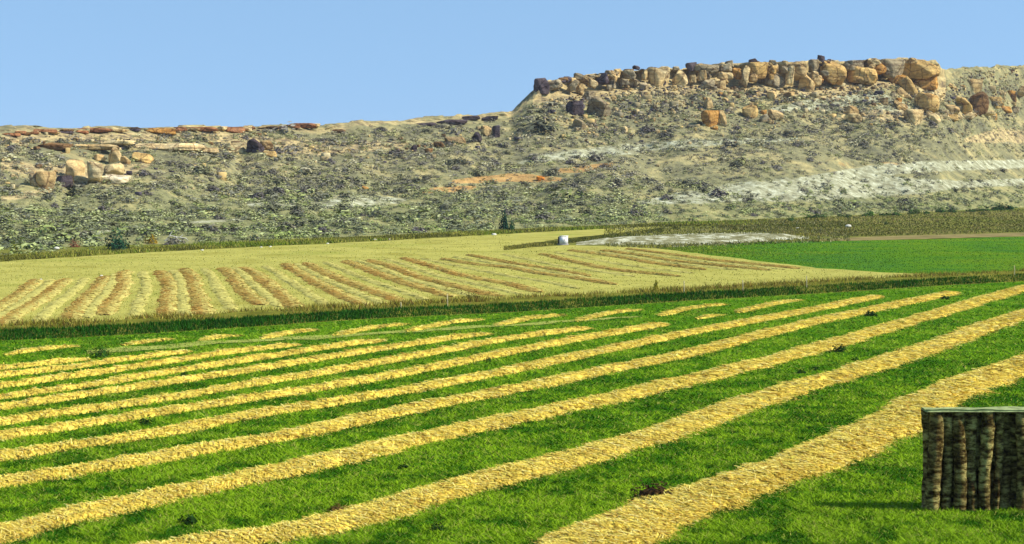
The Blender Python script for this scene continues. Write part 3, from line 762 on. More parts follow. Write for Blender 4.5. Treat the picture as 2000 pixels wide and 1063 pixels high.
tag(link("dead_branch", mesh_np("dead_branch", *joined(br), M_DEAD, smooth=True), loc=P), "tangle of bleached dead branches on the hill foot", "dead wood")
# white stones
M_STONE = m_solid("white_stone", (.58, .56, .46), .25, 4)
st_me = []
for k in range(3):
    p = IV2 * (1 + .35 * n3(IV2, 1.8, 40 + k)[:, None]); p[:, 2] = np.maximum(p[:, 2], -.45) + .4
    st_me.append(mesh_np("white_stone", p, IF2, M_STONE, smooth=True))
for i, (u, v, w, lab) in enumerate([(80, 547, 7, "white stone on the stubble beside the leftmost brown row"), (198, 540, 8, "white stone on the stubble at the top of the third brown row"), (99, 482, 9, "pinkish white stone at the far left edge of the stubble"), (111, 487, 14, "wide white stone at the far left edge of the stubble"),
    (204, 476, 9, "whitish stone left of the wide dark green bush"), (733, 470, 10, "left one of two flat white stones on the top edge of the stubble"), (760, 469, 8, "right one of two flat white stones on the top edge of the stubble"), (965, 460, 12, "flat white stone at the stubble edge below the juniper"),
    (510, 484, 7, "white stone at the stubble edge left of the middle"), (528, 483, 7, "second white stone at the stubble edge left of the middle"), (395, 490, 8, "whitish stone at the stubble edge right of the orange bush"),
    (1657, 444, 16, "white flat stone in the brown pasture right of the bare bank"), (1558, 447, 8, "small white stone above the right end of the bare bank"), (640, 477, 7, "small white stone on the stubble edge left of the paired stones")]):
    P = ground_at(u, v); s = px(u, v)
    o = link("white_stone", st_me[i % 3], loc=P); o.scale = (w * s * .42, w * s * .4, w * s * .26)
    tag(o, lab, "stone", "white stones around the stubble field")

# white pump box
P = ground_at(1101, 478); s = px(1101, 478)
def box(x0, x1, y0, y1, z0, z1):
    v = np.array([[x, y, z] for z in (z0, z1) for y in (y0, y1) for x in (x0, x1)])
    return v, np.array([[0, 2, 3, 1], [4, 5, 7, 6], [0, 1, 5, 4], [2, 6, 7, 3], [0, 4, 6, 2], [1, 3, 7, 5]])
M_WHITE = m_solid("white_painted_metal", (.82, .82, .80), .08, 3, .5); M_CONC = m_solid("grey_concrete", (.34, .32, .28), .25, 5); M_DKM = m_solid("dark_metal", (.07, .05, .05), .3, 5, .6)
root = tag(empty("pump_box", P), "white metal pump box with a dark left side at the tip of the stubble field", "box"); root.rotation_euler = (0, 0, math.radians(-20))
w2, h2 = 6.5 * s, 16 * s
link("concrete_base", mesh_np("concrete_base", *box(-w2 - .2, w2 + .04, -.32, .36, -.05, .06), M_CONC), root)
link("cabinet", mesh_np("cabinet", *box(-w2, w2, -.28, .28, .06, h2), M_WHITE), root)
link("lid", mesh_np("lid", *box(-w2 - .03, w2 + .03, -.31, .31, h2, h2 + .05), M_WHITE), root)
d_ = link("door", mesh_np("door", *box(-w2 + .04, w2 - .04, -.30, -.281, .12, h2 - .06), M_WHITE), root)
link("handle", mesh_np("handle", *box(w2 - .12, w2 - .09, -.325, -.301, h2 * .5, h2 * .5 + .12), M_DKM), d_)
link("dark_side_block", mesh_np("dark_side_block", *joined([box(-w2 - .17, -w2 - .003, -.14, .14, .06, h2 * .95)]), M_DKM), root)  # dark block added to give the cabinet its dark left side

# ------------------------------------------------------------------ ditch bank, its grass and weeds
DU = np.arange(-400, 2401, 6.0); DV = I(DU, [p[0] for p in DITCH], [p[1] for p in DITCH])
D0 = on_ground(DU, DV)
tan_ = np.gradient(D0[:, :2], axis=0); tan_ /= np.linalg.norm(tan_, axis=1)[:, None]
nrm_ = np.stack([-tan_[:, 1], tan_[:, 0]], -1)                 # away from the viewer
if nrm_[:, 1].mean() < 0: nrm_ = -nrm_
prof = [(-.4, -.05), (0, .03), (.5, .20), (.9, .30), (1.5, .34), (3.0, .30), (4.2, .18), (5.5, .03), (6.2, -.06)]
rows = []
for off, z in prof:
    P = np.zeros_like(D0); P[:, :2] = D0[:, :2] + nrm_ * off
    P[:, 2] = z * (0.75 + .5 * fbm(P[:, 0] * .3, P[:, 1] * .3)) if z > 0.05 else z
    rows.append(P)
M_BANK = m_solid("ditch_bank_soil", (.15, .15, .022), .5, 1.0)
tag(link("ditch_bank", mesh_np("ditch_bank", np.vstack(rows), grid_faces(len(prof), len(DU)), M_BANK, smooth=True)), kind="structure")

def blades(P, h, w, lean, cols, r):
    """upright tapering blades (three-vertex faces)"""
    n = len(P); a = r.uniform(0, 6.283, n); b = r.uniform(0, 6.283, n)
    side = np.stack([np.cos(a), np.sin(a), 0 * a], -1) * w[:, None] * .5
    tip = np.stack([np.cos(b) * lean, np.sin(b) * lean, np.ones(n)], -1) * h[:, None]
    V = np.stack([P - side, P + side, P + tip], 1).reshape(-1, 3)
    C = np.repeat(cols, 3, 0); C[2::3] *= 1.0
    return V, np.arange(3 * n).reshape(-1, 3), C
def along_ditch(n, r, o0, o1):
    k = r.integers(0, len(DU) - 1, n); f = r.random(n)[:, None]
    o = r.uniform(o0, o1, n)
    P = D0[k] * (1 - f) + D0[k + 1] * f; P[:, :2] += nrm_[k] * o[:, None]
    P[:, 2] = np.interp(o, [p[0] for p in prof], [p[1] for p in prof]) - .03
    return P
r6 = np.random.default_rng(66)
P = along_ditch(46000, r6, -.1, .85); n = len(P)
cl = fbm(P[:, 0] * .8, P[:, 1] * .8)
V, Fc, C = blades(P, r6.uniform(.06, .18, n) * (.6 + .8 * cl), r6.uniform(.025, .06, n), r6.uniform(.1, .5, n), np.array([.020, .095, .006])[None] * r6.uniform(.35, 1.5, (n, 1)), r6)
tag(link("ditch_grass", mesh_np("ditch_grass", V, Fc, M_LEAF, C)), kind="stuff")
P = along_ditch(30000, r6, .9, 5.2); n = len(P)
cl = fbm(P[:, 0] * .5 + 9, P[:, 1] * .5)
keep = r6.random(n) < np.clip((cl - .36) * 5, .06, 1); P = P[keep]; cl = cl[keep]; n = len(P)
tone = np.array([(.28, .24, .03), (.22, .18, .028), (.34, .30, .06), (.15, .17, .015), (.19, .11, .03)])[r6.integers(0, 5, n)]
V, Fc, C = blades(P, r6.uniform(.08, .34, n) * (.35 + 1.0 * cl), r6.uniform(.02, .055, n), r6.uniform(.15, 1.0, n), tone * r6.uniform(.6, 1.3, (n, 1)), r6)
tag(link("dry_weeds", mesh_np("dry_weeds", V, Fc, M_LEAF, C)), kind="stuff")
# pale stakes on the bank
M_STAKE = m_solid("bleached_stake", (.46, .40, .22), .3, 10)
for i, (u, v0, v1, lab) in enumerate([(873, 577, 602, "thin pale wooden stake on the ditch bank left of the dark mounded bush"), (782, 594, 608, "short pale stake on the ditch bank under the stubble rows"), (1337, 549, 575, "pale stake on the ditch bank right of the yellow green weed"), (1452, 551, 572, "pale stake standing before a dark weed tuft on the bank"), (1577, 543, 566, "thin pale stake toward the right end of the ditch bank"), (1984, 516, 536, "pale stake on the bank at the far right edge")]):
    k = int(np.argmin(np.abs(DU - u))); Pk = D0[k].copy(); Pk[:2] += nrm_[k] * 1.3; Pk[2] = .25
    Pk[0] = (u - 1000) / F_PX * Pk[1] * CP * 1.0
    s = Pk[1] / F_PX; h = (v1 - v0) * s
    tv, tf = tube([(0, 0, -.1), (.01, 0, h * .5), (.0, .01, h)], .028, .022)
    cap = np.array([[len(tv) - 7 + q, len(tv) - 7 + (q + 1) % 7, len(tv) - 7 + (q + 2) % 7, len(tv) - 7 + (q + 3) % 7] for q in (0, 3)])
    tag(link("wooden_stake", mesh_np("wooden_stake", tv, np.vstack([tf, cap]), M_STAKE), loc=Vector(Pk)), lab, "stake", "pale stakes along the ditch bank")

STRAW_TONES = np.array([(.80, .645, .115), (.74, .58, .095), (.86, .74, .24), (.68, .48, .085), (.42, .22, .04), (.44, .43, .06)])
def straws(R, L, nn, half, nc, r, dens, tones, kmax):
    """loose straws: thin four-cornered blades lying over a ridge"""
    seg = np.linalg.norm(np.diff(L, axis=0), axis=1); dd = L[:-1, 1]
    k = np.clip(dd / 36, .8, kmax); cnt = (seg * half * 2 * dens / k ** 2).clip(0.3, None)
    idx = np.repeat(np.arange(len(seg)), r.poisson(cnt)); n = len(idx)
    q = r.uniform(-1, 1, n); q = np.sign(q) * np.abs(q) ** .85 * r.uniform(.9, 1.0, n) * np.where(r.random(n) < .2, r.uniform(1, 1.4, n), 1)
    qi = np.clip((q + 1) / 2 * (nc - 1), 0, nc - 1.001); q0 = qi.astype(int); ff = (qi - q0)[:, None]
    c = R[q0, idx] * (1 - ff) + R[q0 + 1, idx] * ff
    over = np.clip(np.abs(q) - 1, 0, 1)[:, None]; c[:, :2] += nn[idx] * (np.sign(q)[:, None] * over * half)
    c[:, 2] += r.uniform(.0, .02, n)
    kk = k[idx]
    lay = r.random(n) < .6; ang = np.where(lay, math.radians(-65) + r.normal(0, .28, n), math.radians(-50) + r.normal(0, .7, n))
    ln = r.uniform(.06, .16, n) * kk ** .3 * np.where(lay, 1.6, 1); wd = r.uniform(.004, .0085, n) * kk
    d = np.stack([np.cos(ang), np.sin(ang), r.normal(0, .05, n)], -1); d /= np.linalg.norm(d, axis=1)[:, None]
    w = np.cross(d, np.array([0, 0, 1.0]) + r.normal(0, .35, (n, 3))); w /= np.linalg.norm(w, axis=1)[:, None]
    A, B = d * ln[:, None], w * wd[:, None]
    V2 = np.stack([c - A - B, c + A - B, c + A + B, c - A + B], 1).reshape(-1, 3); V2[:, 2] = np.maximum(V2[:, 2], .025)
    m_ = len(tones); p = [.33, .27, .17, .12, .09, .02] if m_ == 6 else None
    C2 = np.repeat(tones[r.choice(m_, n, p=p)] * r.uniform(.82, 1.15, (n, 1)), 4, 0)
    return V2, np.arange(4 * n).reshape(-1, 4), C2

# ------------------------------------------------------------------ brown raked rows on the stubble field
MROWS = [
 [(-40, 628), (0, 602), (32, 582), (57, 562), (72, 548)], [(8, 637), (37, 612), (82, 585), (112, 562), (130, 547)], [(137, 627), (160, 592), (185, 570), (200, 552), (207, 542)],
 [(205, 617), (215, 595), (235, 572), (242, 552), (238, 537), (250, 531)], [(327, 622), (327, 592), (332, 562), (322, 542), (312, 531)], [(397, 617), (390, 590), (380, 562), (375, 542), (360, 527)],
 [(512, 597), (490, 580), (470, 562), (455, 542), (437, 525)], [(575, 603), (550, 577), (525, 557), (500, 537), (475, 524)], [(708, 597), (650, 570), (612, 550), (582, 532), (557, 517)],
 [(785, 593), (762, 582), (720, 567), (680, 552), (637, 535), (597, 515)], [(880, 581), (850, 572), (800, 557), (750, 540), (712, 525), (675, 511)], [(978, 580), (937, 572), (875, 557), (812, 540), (762, 521), (720, 509)],
 [(1055, 572), (1000, 557), (937, 546), (887, 535), (837, 519), (787, 505)], [(1200, 557), (1125, 545), (1050, 535), (1000, 525), (925, 517), (862, 507)], [(1150, 541), (1080, 527), (1000, 515), (962, 508), (912, 499)],
 [(1325, 541), (1250, 534), (1175, 524), (1112, 510), (1057, 497)], [(1375, 528), (1275, 515), (1200, 502), (1112, 490)], [(1500, 529), (1425, 522), (1325, 512), (1250, 500), (1175, 490)], [(1560, 526), (1480, 518), (1400, 510), (1325, 500), (1225, 487)]]
M_ROWBASE = m_attr("raked_row_hay")
ORD = ["first", "second", "third", "fourth", "fifth", "sixth", "seventh", "eighth", "ninth", "tenth", "eleventh", "twelfth", "thirteenth", "fourteenth", "fifteenth", "sixteenth", "seventeenth", "eighteenth", "nineteenth"]
def ridge(L, half, height, nc, r, wob=.25, asym=None):
    """ridge swept along a ground line; returns rows of points and side vectors"""
    t = np.gradient(L, axis=0); t /= np.linalg.norm(t, axis=1)[:, None]
    nn = np.stack([-t[:, 1], t[:, 0]], -1)
    arc = np.concatenate([[0], np.cumsum(np.linalg.norm(np.diff(L, axis=0), axis=1))])
    endf = np.clip(np.minimum(arc + .05, arc[-1] - arc + .05) / .9, .15, 1) ** .5
    o = r.uniform(0, 99)
    R = []
    for k, q in enumerate(np.linspace(-1, 1, nc)):
        e = half * endf * (1 + wob * 2 * (fbm(arc * 1.1 + (o if q < 0 else o + 31), 0 * arc + o, 3) - .5))
        e = e * (1 + .35 * wob * 2 * (fbm(arc * 4.3 + (o if q < 0 else o + 53), 0 * arc + o + 7, 2) - .5)); P = np.zeros((len(L), 3)); P[:, :2] = L + nn * (q * e)[:, None]
        P[:, 2] = height * endf * (1 - abs(q) ** 2.2) * (.65 + .7 * fbm(arc * 1.6 + 3 * q, 0 * arc + q * 2 + o, 4)) + .015
        if abs(q) == 1: P[:, 2] = .0
        R.append(P)
    return np.array(R), t, nn, arc
for i, row in enumerate(MROWS):
    L = on_ground(*np.array(row, float).T)[:, :2]; L = spline(L, .35); r = np.random.default_rng(300 + i)
    R, t, nn, arc = ridge(L, (.44 if i < 13 else .36), .085, 9, r, .55)
    q = np.linspace(-1, 1, 9)[:, None] + 0 * arc[None]
    sgn = 1 if nn[:, 0].mean() > 0 else -1
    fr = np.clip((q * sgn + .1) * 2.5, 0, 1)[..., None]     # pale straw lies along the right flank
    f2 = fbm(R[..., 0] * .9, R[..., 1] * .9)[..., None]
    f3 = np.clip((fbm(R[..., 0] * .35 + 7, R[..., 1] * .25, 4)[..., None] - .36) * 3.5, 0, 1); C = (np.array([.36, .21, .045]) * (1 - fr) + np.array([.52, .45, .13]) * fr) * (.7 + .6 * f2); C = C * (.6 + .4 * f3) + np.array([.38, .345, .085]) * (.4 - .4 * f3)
    if i >= 13: C = C * .75 + np.array([.40, .345, .085]) * .25
    V = R.reshape(-1, 3) + np.array([0, 0, .02])
    V2, F2, C2 = straws(R + np.array([0, 0, .02]), L, nn, .44, 9, r, 150, np.array([(.50, .29, .07), (.43, .24, .05), (.50, .38, .10), (.56, .49, .14), (.48, .33, .085)]), 1.8)
    tag(link("raked_row", mesh_np("raked_row", np.vstack([V, V2]), np.vstack([grid_faces(9, len(L)), F2 + len(V)]), M_ROWBASE, np.vstack([C.reshape(-1, 3), C2]), smooth=True)),
        f"{ORD[i]} brownish raked hay row from the left on the pale stubble field", "hay row", "brown raked rows on the stubble field")
for i in range(len(MROWS) - 1):                      # pale straw rows lying between the brown ones
    a = spline(MROWS[i], 2.0); b = spline(MROWS[i + 1], 2.0); q = np.linspace(0, 1, 9)
    f = lambda A: np.stack([np.interp(q, np.linspace(0, 1, len(A)), A[:, k]) for k in (0, 1)], -1)
    M_ = .5 * f(a) + .5 * f(b); r = np.random.default_rng(700 + i)
    if M_[:, 0].max() - M_[:, 0].min() > 600: continue
    L = spline(on_ground(*M_.T)[:, :2], .35)
    R, t, nn, arc = ridge(L, .30, .06, 7, r, .6)
    C = np.array([.47, .42, .115]) * (.75 + .5 * fbm(R[..., 0] * .9, R[..., 1] * .9))[..., None]
    V = R.reshape(-1, 3) + np.array([0, 0, .02])
    V2, F2, C2 = straws(R + np.array([0, 0, .02]), L, nn, .30, 7, r, 90, np.array([(.50, .45, .13), (.56, .50, .16), (.44, .36, .09)]), 1.8)
    tag(link("straw_row", mesh_np("straw_row", np.vstack([V, V2]), np.vstack([grid_faces(7, len(L)), F2 + len(V)]), M_ROWBASE, np.vstack([C.reshape(-1, 3), C2]), smooth=True)),
        f"pale straw row between the {ORD[i]} and {ORD[i + 1]} brown rows from the left", "straw row", "pale straw rows on the stubble field")
# stubble tufts, too many to count
r7 = np.random.default_rng(77)
n = 46000; u = r7.uniform(-60, 1800, n); v = r7.uniform(445, 640, n)
bot = I(u, [0, 500, 1000, 1500, 1830], [640, 612, 585, 556, 545]); topv = np.where(u < 1000, I(u, [0, 250, 500, 750, 1000], [513, 498, 485, 473, 460]), I(u, [1000, 1100, 1280, 1340, 1500, 1600, 1720, 1830], [484, 482, 488, 495, 515, 526, 535, 540]))
k = (v < bot) & (v > topv); P = on_ground(u[k], v[k]); n = len(P)
tone = np.array([(.38, .36, .085), (.30, .30, .05), (.44, .41, .11), (.22, .26, .035)])[r7.integers(0, 4, n)] * r7.uniform(.75, 1.2, (n, 1))
V, Fc, C = blades(P, r7.uniform(.03, .10, n), P[:, 1] / F_PX * 2.2 * r7.uniform(.6, 1.4, n), r7.uniform(.2, 1.2, n), tone, r7)
tag(link("stubble", mesh_np("stubble", V, Fc, M_LEAF, C)), kind="stuff")

# ------------------------------------------------------------------ golden windrows in the near field
WR = [
 ([(2300, 600), (1994, 713), (1867, 757), (1777, 808), (1634, 873), (1500, 928), (1401, 960), (1284, 1003), (1200, 1040), (1080, 1092), (960, 1150)], 0.78, "nearest golden windrow, wide and torn by a dark clod, running behind the log wall"),
 ([(2300, 528), (1994, 614), (1867, 659), (1701, 713), (1551, 755), (1334, 828), (1167, 877), (1000, 921), (834, 965), (667, 1013), (500, 1042), (350, 1066), (100, 1118)], 0.62, "second golden windrow from the log wall, crossing from the right edge to the bottom"),
 ([(2200, 512), (1994, 563), (1834, 609), (1667, 657), (1501, 703), (1334, 742), (1167, 779), (1000, 814), (834, 850), (667, 889), (500, 926), (333, 960), (167, 997), (0, 1036), (-150, 1075)], 0.53, "third golden windrow from the log wall, reaching the upper right edge"),
 ([(1867, 569), (1734, 596), (1600, 624), (1467, 656), (1334, 690), (1167, 723), (1000, 758), (834, 789), (667, 824), (567, 846), (400, 874), (200, 907), (0, 938), (-150, 962)], 0.45, "fourth golden windrow from the log wall, ending at the ditch near the right"),
 ([(1717, 576), (1600, 600), (1467, 625), (1334, 650), (1167, 684), (1000, 720), (834, 752), (667, 779), (467, 811), (333, 838), (167, 863), (0, 888), (-150, 908)], 0.38, "fifth golden windrow from the log wall, thinning out toward the ditch"),
 ([(1300, 630), (1167, 653), (1000, 684), (834, 717), (667, 747), (500, 773), (333, 799), (167, 824), (0, 849), (-150, 870)], 0.33, "sixth golden windrow from the log wall"),
 ([(1150, 638), (1000, 658), (834, 688), (667, 718), (500, 745), (333, 773), (167, 797), (0, 820), (-150, 842)], 0.30, "seventh golden windrow from the log wall"),
 ([(954, 648), (834, 665), (667, 691), (500, 718), (333, 743), (167, 768), (0, 793), (-150, 815)], 0.28, "eighth golden windrow from the log wall"),
 ([(750, 662), (657, 673), (500, 698), (333, 723), (167, 750), (0, 772), (-150, 790)], 0.26, "ninth golden windrow from the log wall"),
 ([(583, 670), (433, 688), (250, 716), (100, 738), (0, 751), (-150, 768)], 0.24, "tenth golden windrow from the log wall"),
 ([(370, 683), (233, 701), (100, 720), (0, 731), (-150, 747)], 0.22, "eleventh golden windrow from the log wall"),
 ([(173, 698), (100, 706), (0, 717), (-150, 732)], 0.20, "twelfth and shortest of the long golden windrows at the left edge"),
]
SR = [((147, 672), (70, 680), (10, 690)), ((333, 659), (285, 664), (240, 671)), ((467, 652), (430, 655), (388, 662)), ((617, 641), (560, 648), (510, 659)), ((794, 630), (725, 638), (650, 653)), ((940, 621), (870, 629), (795, 645)), ((1100, 612), (1030, 620), (967, 633)), ((1249, 602), (1185, 610), (1125, 625)), ((1414, 592), (1350, 599), (1288, 614)), ((1564, 583), (1505, 592), (1440, 608)), ((1411, 612), (1386, 615), (1361, 620))]
for i, s_ in enumerate(SR):
    WR.append((list(s_), .25 if i != 10 else .18, f"{ORD[i]} short golden windrow piece from the left along the ditch" if i < 10 else "tiny leftover piece of windrow under the last short pieces at right"))
def windrow(i, row, half, label, short):
    row = list(row)
    if row[-1][0] <= -100: (a_, b_), (c_, d_) = row[-2], row[-1]; row.append((c_ - 320, d_ + 320 * (d_ - b_) / (a_ - c_)))      # rows run on beyond the frame
    L = on_ground(*np.array(row, float).T, .1)[:, :2]; dist = L[:, 1].mean()
    L = spline(L, .14 if dist < 60 else .25); r = np.random.default_rng(500 + i); nc = 17
    hgt = (.20 if dist < 44 else .12) if not short else .09
    R, t, nn, arc = ridge(L, half, hgt, nc, r, .40)
    f = fbm(R[..., 0] * 2.2, R[..., 1] * 2.2, 5)[..., None]
    R[..., 2] += .11 * (fbm(R[..., 0] * 3.2, R[..., 1] * 3.2, 4) - .5) * (R[..., 2] > .05)
    base = np.array([.72, .56, .09]) * (.35 + 1.15 * f)
    m = len(L); V1 = R.reshape(-1, 3); F1 = grid_faces(nc, m); C1 = base.reshape(-1, 3)
    V2, F2, C2 = straws(R, L, nn, half, nc, r, 820 if dist < 48 else 560, STRAW_TONES * (.85 if short else 1) + (np.array([.06, .07, .01]) if short else 0), 1.5)
    V, Fc = np.vstack([V1, V2]), np.vstack([F1, F2 + len(V1)])
    o = link("hay_windrow", mesh_np("hay_windrow", V, Fc, M_STRAW, np.vstack([C1, C2])))
    tag(o, label, "windrow", "golden hay windrows in the near field")
    return len(F2)
tot = 0
for i, (row, half, lab) in enumerate(WR): tot += windrow(i, row, half, lab, i >= 12)

# clods torn up on the windrows
def clod(u, v, w, h, col, label, seed):
    P = ground_at(u, v); s = px(u, v); r = np.random.default_rng(seed)
    V, Fc, t = leaf_cloud(r, 380, .10)
    p = IV2 * (1 + .5 * n3(IV2, 2.2, seed)[:, None]) * .72; p[:, 2] = np.maximum(p[:, 2], 0)
    Fc = np.vstack([Fc[:, [0, 1, 2]], Fc[:, [0, 2, 3]]])
    me = mesh_np("hay_clod", np.vstack([V, p]) * np.array([w * s * .5, w * s * .9, h * s * 1.3]), np.vstack([Fc, IF2 + len(V)]), M_LEAF, np.vstack([np.array(col)[None] * t[:, None], np.array(col)[None] * np.ones((len(p), 1))]))
    o = link("hay_clod", me, loc=P); tag(o, label, "clod", "dark clods on the windrows"); return o
clod(1274, 980, 84, 30, (.05, .030, .013), "big dark brown clod on the nearest windrow", 1)
clod(1392, 972, 58, 18, (.05, .028, .01), "flat brown clod right of the big dark clod", 2)
clod(658, 1004, 46, 15, (.11, .07, .02), "reddish brown clod on the second windrow at the bottom", 3)
clod(183, 1001, 16, 11, (.05, .02, .01), "small brown clod on the third windrow at the bottom left", 4)

# ------------------------------------------------------------------ grass of the hay field
r8 = np.random.default_rng(88)
n = 640000
u = r8.uniform(-420, 2460, n); v = 548 + (1130 - 548) * r8.random(n) ** .85
dv = I(u, [p[0] for p in DITCH], [p[1] for p in DITCH]); k = v > dv + 1
P = on_ground(u[k], v[k], .02); n = len(P)
sc = P[:, 1] / 34
f1 = fbm(P[:, 0] * .55, P[:, 1] * .45, 4); f2 = fbm(P[:, 0] * 2.0 + 50, P[:, 1] * 1.6, 3)
f3 = fbm(P[:, 0] * 5.0 + 20, P[:, 1] * 3.2 + 7, 2)
lum = np.clip((f1 - .5) * 3.2 + (f2 - .5) * 3.6 + (f3 - .5) * 2.6 + .54 + r8.normal(0, .12, n), 0, 1)[:, None]
tone = np.array([.024, .100, .004]) * (1 - lum) + np.array([.20, .335, .012]) * lum
yl = (r8.random(n) < .06 + .10 * (f2 > .6))[:, None]
tone = np.where(yl, np.array([.30, .32, .06]) * r8.uniform(.7, 1.1, (n, 1)), tone)
far = np.clip((P[:, 1] - 55) / 40, 0, 1)[:, None]; tone = tone * (1 - .35 * far) + np.array([.085, .20, .025]) * .35 * far
h = r8.uniform(.03, .075, n) * (.3 + 1.4 * f3); 
V, Fc, C = blades(P, h, .017 * sc * r8.uniform(.7, 1.7, n), r8.uniform(.6, 2.6, n), tone, r8)
tag(link("field_grass", mesh_np("field_grass", V, Fc, M_LEAF, C)), kind="stuff")

# ------------------------------------------------------------------ far ground cover: verge, crop, pasture
def cover(name, n, vtop, vbot, u0, u1, tones, h0, h1, seed, wpx=2.0, patch=.12):
    r = np.random.default_rng(seed); u = r.uniform(u0, u1, n); a, b = vtop(u), vbot(u); v = a + (b - a) * r.random(n)
    P = on_ground(u, v); f = fbm(P[:, 0] * patch, P[:, 1] * patch, 4)
    T = np.array(tones); k = np.clip(((f - .5) * 3 + .5 + r.normal(0, .18, n)) * len(T), 0, len(T) - 1).astype(int)
    V, Fc, C = blades(P, r.uniform(h0, h1, n) * (.4 + 1.2 * f), P[:, 1] / F_PX * wpx * r.uniform(.6, 1.5, n), r.uniform(.2, 1.0, n), T[k] * r.uniform(.7, 1.25, (n, 1)), r)
    tag(link(name, mesh_np(name, V, Fc, M_LEAF, C)), kind="stuff")
cover("verge_grass", 26000, lambda u: v_base(u) + 2, lambda u: I(u, [-60, 0, 250, 500, 750, 1000, 1290, 1500, 2060], [515, 511, 495, 482, 470, 456, 442, 440, 430]), -60, 1500,
      [(.12, .12, .025), (.19, .18, .03), (.22, .24, .03), (.30, .27, .06), (.15, .20, .02)], .06, .3, 91)
cover("crop_leaves", 30000, lambda u: I(u, [1290, 1400, 1500, 1650, 1800, 2060], [486, 479, 474, 471, 469, 461]), lambda u: I(u, [1290, 1340, 1420, 1500, 1600, 1720, 1830, 2060], [487, 492, 502, 512, 523, 532, 538, 532]), 1295, 2060,
      [(.045, .15, .035), (.085, .215, .012), (.13, .235, .012), (.20, .26, .025)], .02, .08, 92, 2.0, .07)
cover("bank_weeds", 14000, lambda u: v_base(u) + 3, lambda u: I(u, [1000, 1100, 1290, 1650], [487, 480, 486, 472]), 1180, 1660,
      [(.10, .11, .02), (.17, .17, .04), (.26, .25, .12), (.20, .19, .03)], .05, .22, 94, 2.2)
LINE = ([990, 1060, 1110, 1180, 1250, 1292], [486, 478, 472, 463, 455, 449])
cover("margin_weeds", 7000, lambda u: I(u, *LINE) - 3, lambda u: I(u, *LINE) + 3.5, 985, 1296, [(.10, .11, .02), (.15, .15, .025), (.22, .20, .04)], .04, .2, 95, 2.0)
cover("pasture_grass", 26000, lambda u: v_base(u) + 3, lambda u: I(u, [1400, 1580, 1700, 2060], [446, 462, 462, 452]), 1400, 2060,
      [(.09, .10, .02), (.15, .14, .035), (.20, .16, .05), (.17, .19, .03), (.25, .21, .07)], .05, .18, 93)

# ------------------------------------------------------------------ log wall at the lower right
def m_log():
    m = Mat("dark_weathered_log", 0.95)
    g = m.noise(5.0, 5, .7, stretch=(1, 1, 2.4)); s_ = m.noise(1.2, 3)
    a = m.ramp(g, [(0.38, (.024, .013, .005)), (0.50, (.16, .115, .038)), (0.60, (.40, .33, .125))])
    m.bump(g, 1.0, .08)
    return m.out(m.mix(a, m.ramp(s_, [(.35, (.55, .5, .45)), (.65, (1.15, 1.2, 1.1))]), 1.0, 'MULTIPLY'))
M_LOG = m_log(); M_PLANK = m_solid("pale_weathered_plank", (.29, .34, .15), .5, 9)
base = ground_at(1805, 1000); s = px(1805, 1000)
root = tag(empty("log_wall", base), "dark wall of upright weathered logs under a pale plank at the lower right corner", "log wall")
def log(x, y, rt, rb, h, seed):
    r = np.random.default_rng(seed); nz, na = 46, 20
    z = np.linspace(-.1, h, nz)[:, None]; a = np.linspace(0, 2 * np.pi, na, endpoint=False)[None, :]
    rr = rb + (rt - rb) * (z / h) ; o = seed * 7.7
    rr = rr * (1 + .38 * (fbm(a * 0 + np.cos(a) * 1.2 + o, z * 5 + np.sin(a) * 1.2 + o, 4) - .5) + .25 * (fbm(np.cos(a) * 2 + o, z * 14 + np.sin(a) * 2, 2) - .5))
    wx = .03 * np.sin(z * 2.2 + o); wy = .02 * np.sin(z * 3 + o * 2)
    V = np.stack([x + wx + rr * np.cos(a), y + wy + rr * np.sin(a), z + 0 * a], -1).reshape(-1, 3)
    i = np.arange(nz - 1)[:, None] * na + np.arange(na)[None]; j = np.arange(nz - 1)[:, None] * na + (np.arange(na)[None] + 1) % na
    Fc = np.stack([i, j, j + na, i + na], -1).reshape(-1, 4)
    o_ = link("log", mesh_np("log", V, Fc, M_LOG, smooth=True), root)
    return o_
H = 201 * s; x = 12 * s
specs = [(20, .135, .125), (44, .115, .075), (68, .115, .11), (93, .12, .09), (121, .115, .10), (145, .085, .05), (190, .105, .10), (214, .12, .11), (238, .12, .12)]
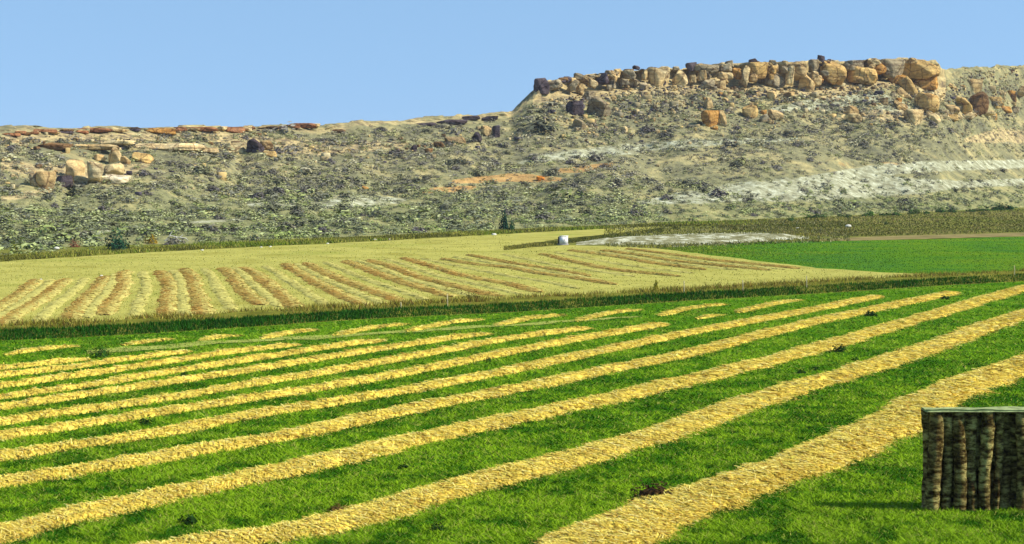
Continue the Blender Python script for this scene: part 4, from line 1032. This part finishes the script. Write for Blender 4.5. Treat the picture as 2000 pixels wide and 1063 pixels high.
for i, (xx, rt, rb_) in enumerate(specs): log(xx * s, .0 + .05 * (i % 2), rt, rb_, H, 3 + i)
for i, xx in enumerate([12, 31, 50, 69, 88, 107, 126, 145, 164, 183, 202, 221]): log(xx * s, .24, .11, .11, H - .02, 40 + i)
pv, pf = box(-2 * s, 252 * s, -.14, .52, H + .002, H + .045)
nx = 40
px_ = np.linspace(-2 * s, 252 * s, nx); yy = np.linspace(-.13, .26, 5)
rowsT = np.array([[(a, b + .07 * (fbm(a * 5, b) - .5), H + .03 + .05 * (fbm(a * 3.0, b * 5) - .5)) for a in px_] for b in yy]).reshape(-1, 3)
rowsB = rowsT.copy(); rowsB[:, 2] = H - .012
g = grid_faces(5, nx); e = [[k, k + 1, k + 1 + 5 * nx, k + 5 * nx] for k in range(nx - 1)] + [[4 * nx + k, 4 * nx + k + 5 * nx, 4 * nx + k + 1 + 5 * nx, 4 * nx + k + 1] for k in range(nx - 1)]
e += [[k * nx, k * nx + 5 * nx, (k + 1) * nx + 5 * nx, (k + 1) * nx] for k in range(4)] + [[k * nx + nx - 1, (k + 1) * nx + nx - 1, (k + 1) * nx + nx - 1 + 5 * nx, k * nx + nx - 1 + 5 * nx] for k in range(4)]
link("top_plank", mesh_np("top_plank", np.vstack([rowsT, rowsB]), np.vstack([g, g[:, ::-1] + 5 * nx, np.array(e)]), M_PLANK), root)
print("straws", tot, "rocks", n_rock[0])

# ------------------------------------------------------------------ thin haze volume, added to lighten the hill and its dark tones
hv, hf = box(-1500, 1500, -60, 1500, -1.2, 40)
hm = bpy.data.materials.new("added_haze"); hm.use_nodes = True
hn = hm.node_tree; hn.nodes.clear()
ho = hn.nodes.new("ShaderNodeOutputMaterial"); pv_ = hn.nodes.new("ShaderNodeVolumePrincipled")
pv_.inputs["Color"].default_value = (.82, .88, 1, 1); pv_.inputs["Density"].default_value = .00013
hn.links.new(pv_.outputs[0], ho.inputs["Volume"])
tag(link("haze", mesh_np("haze", hv, hf, hm)), kind="stuff")
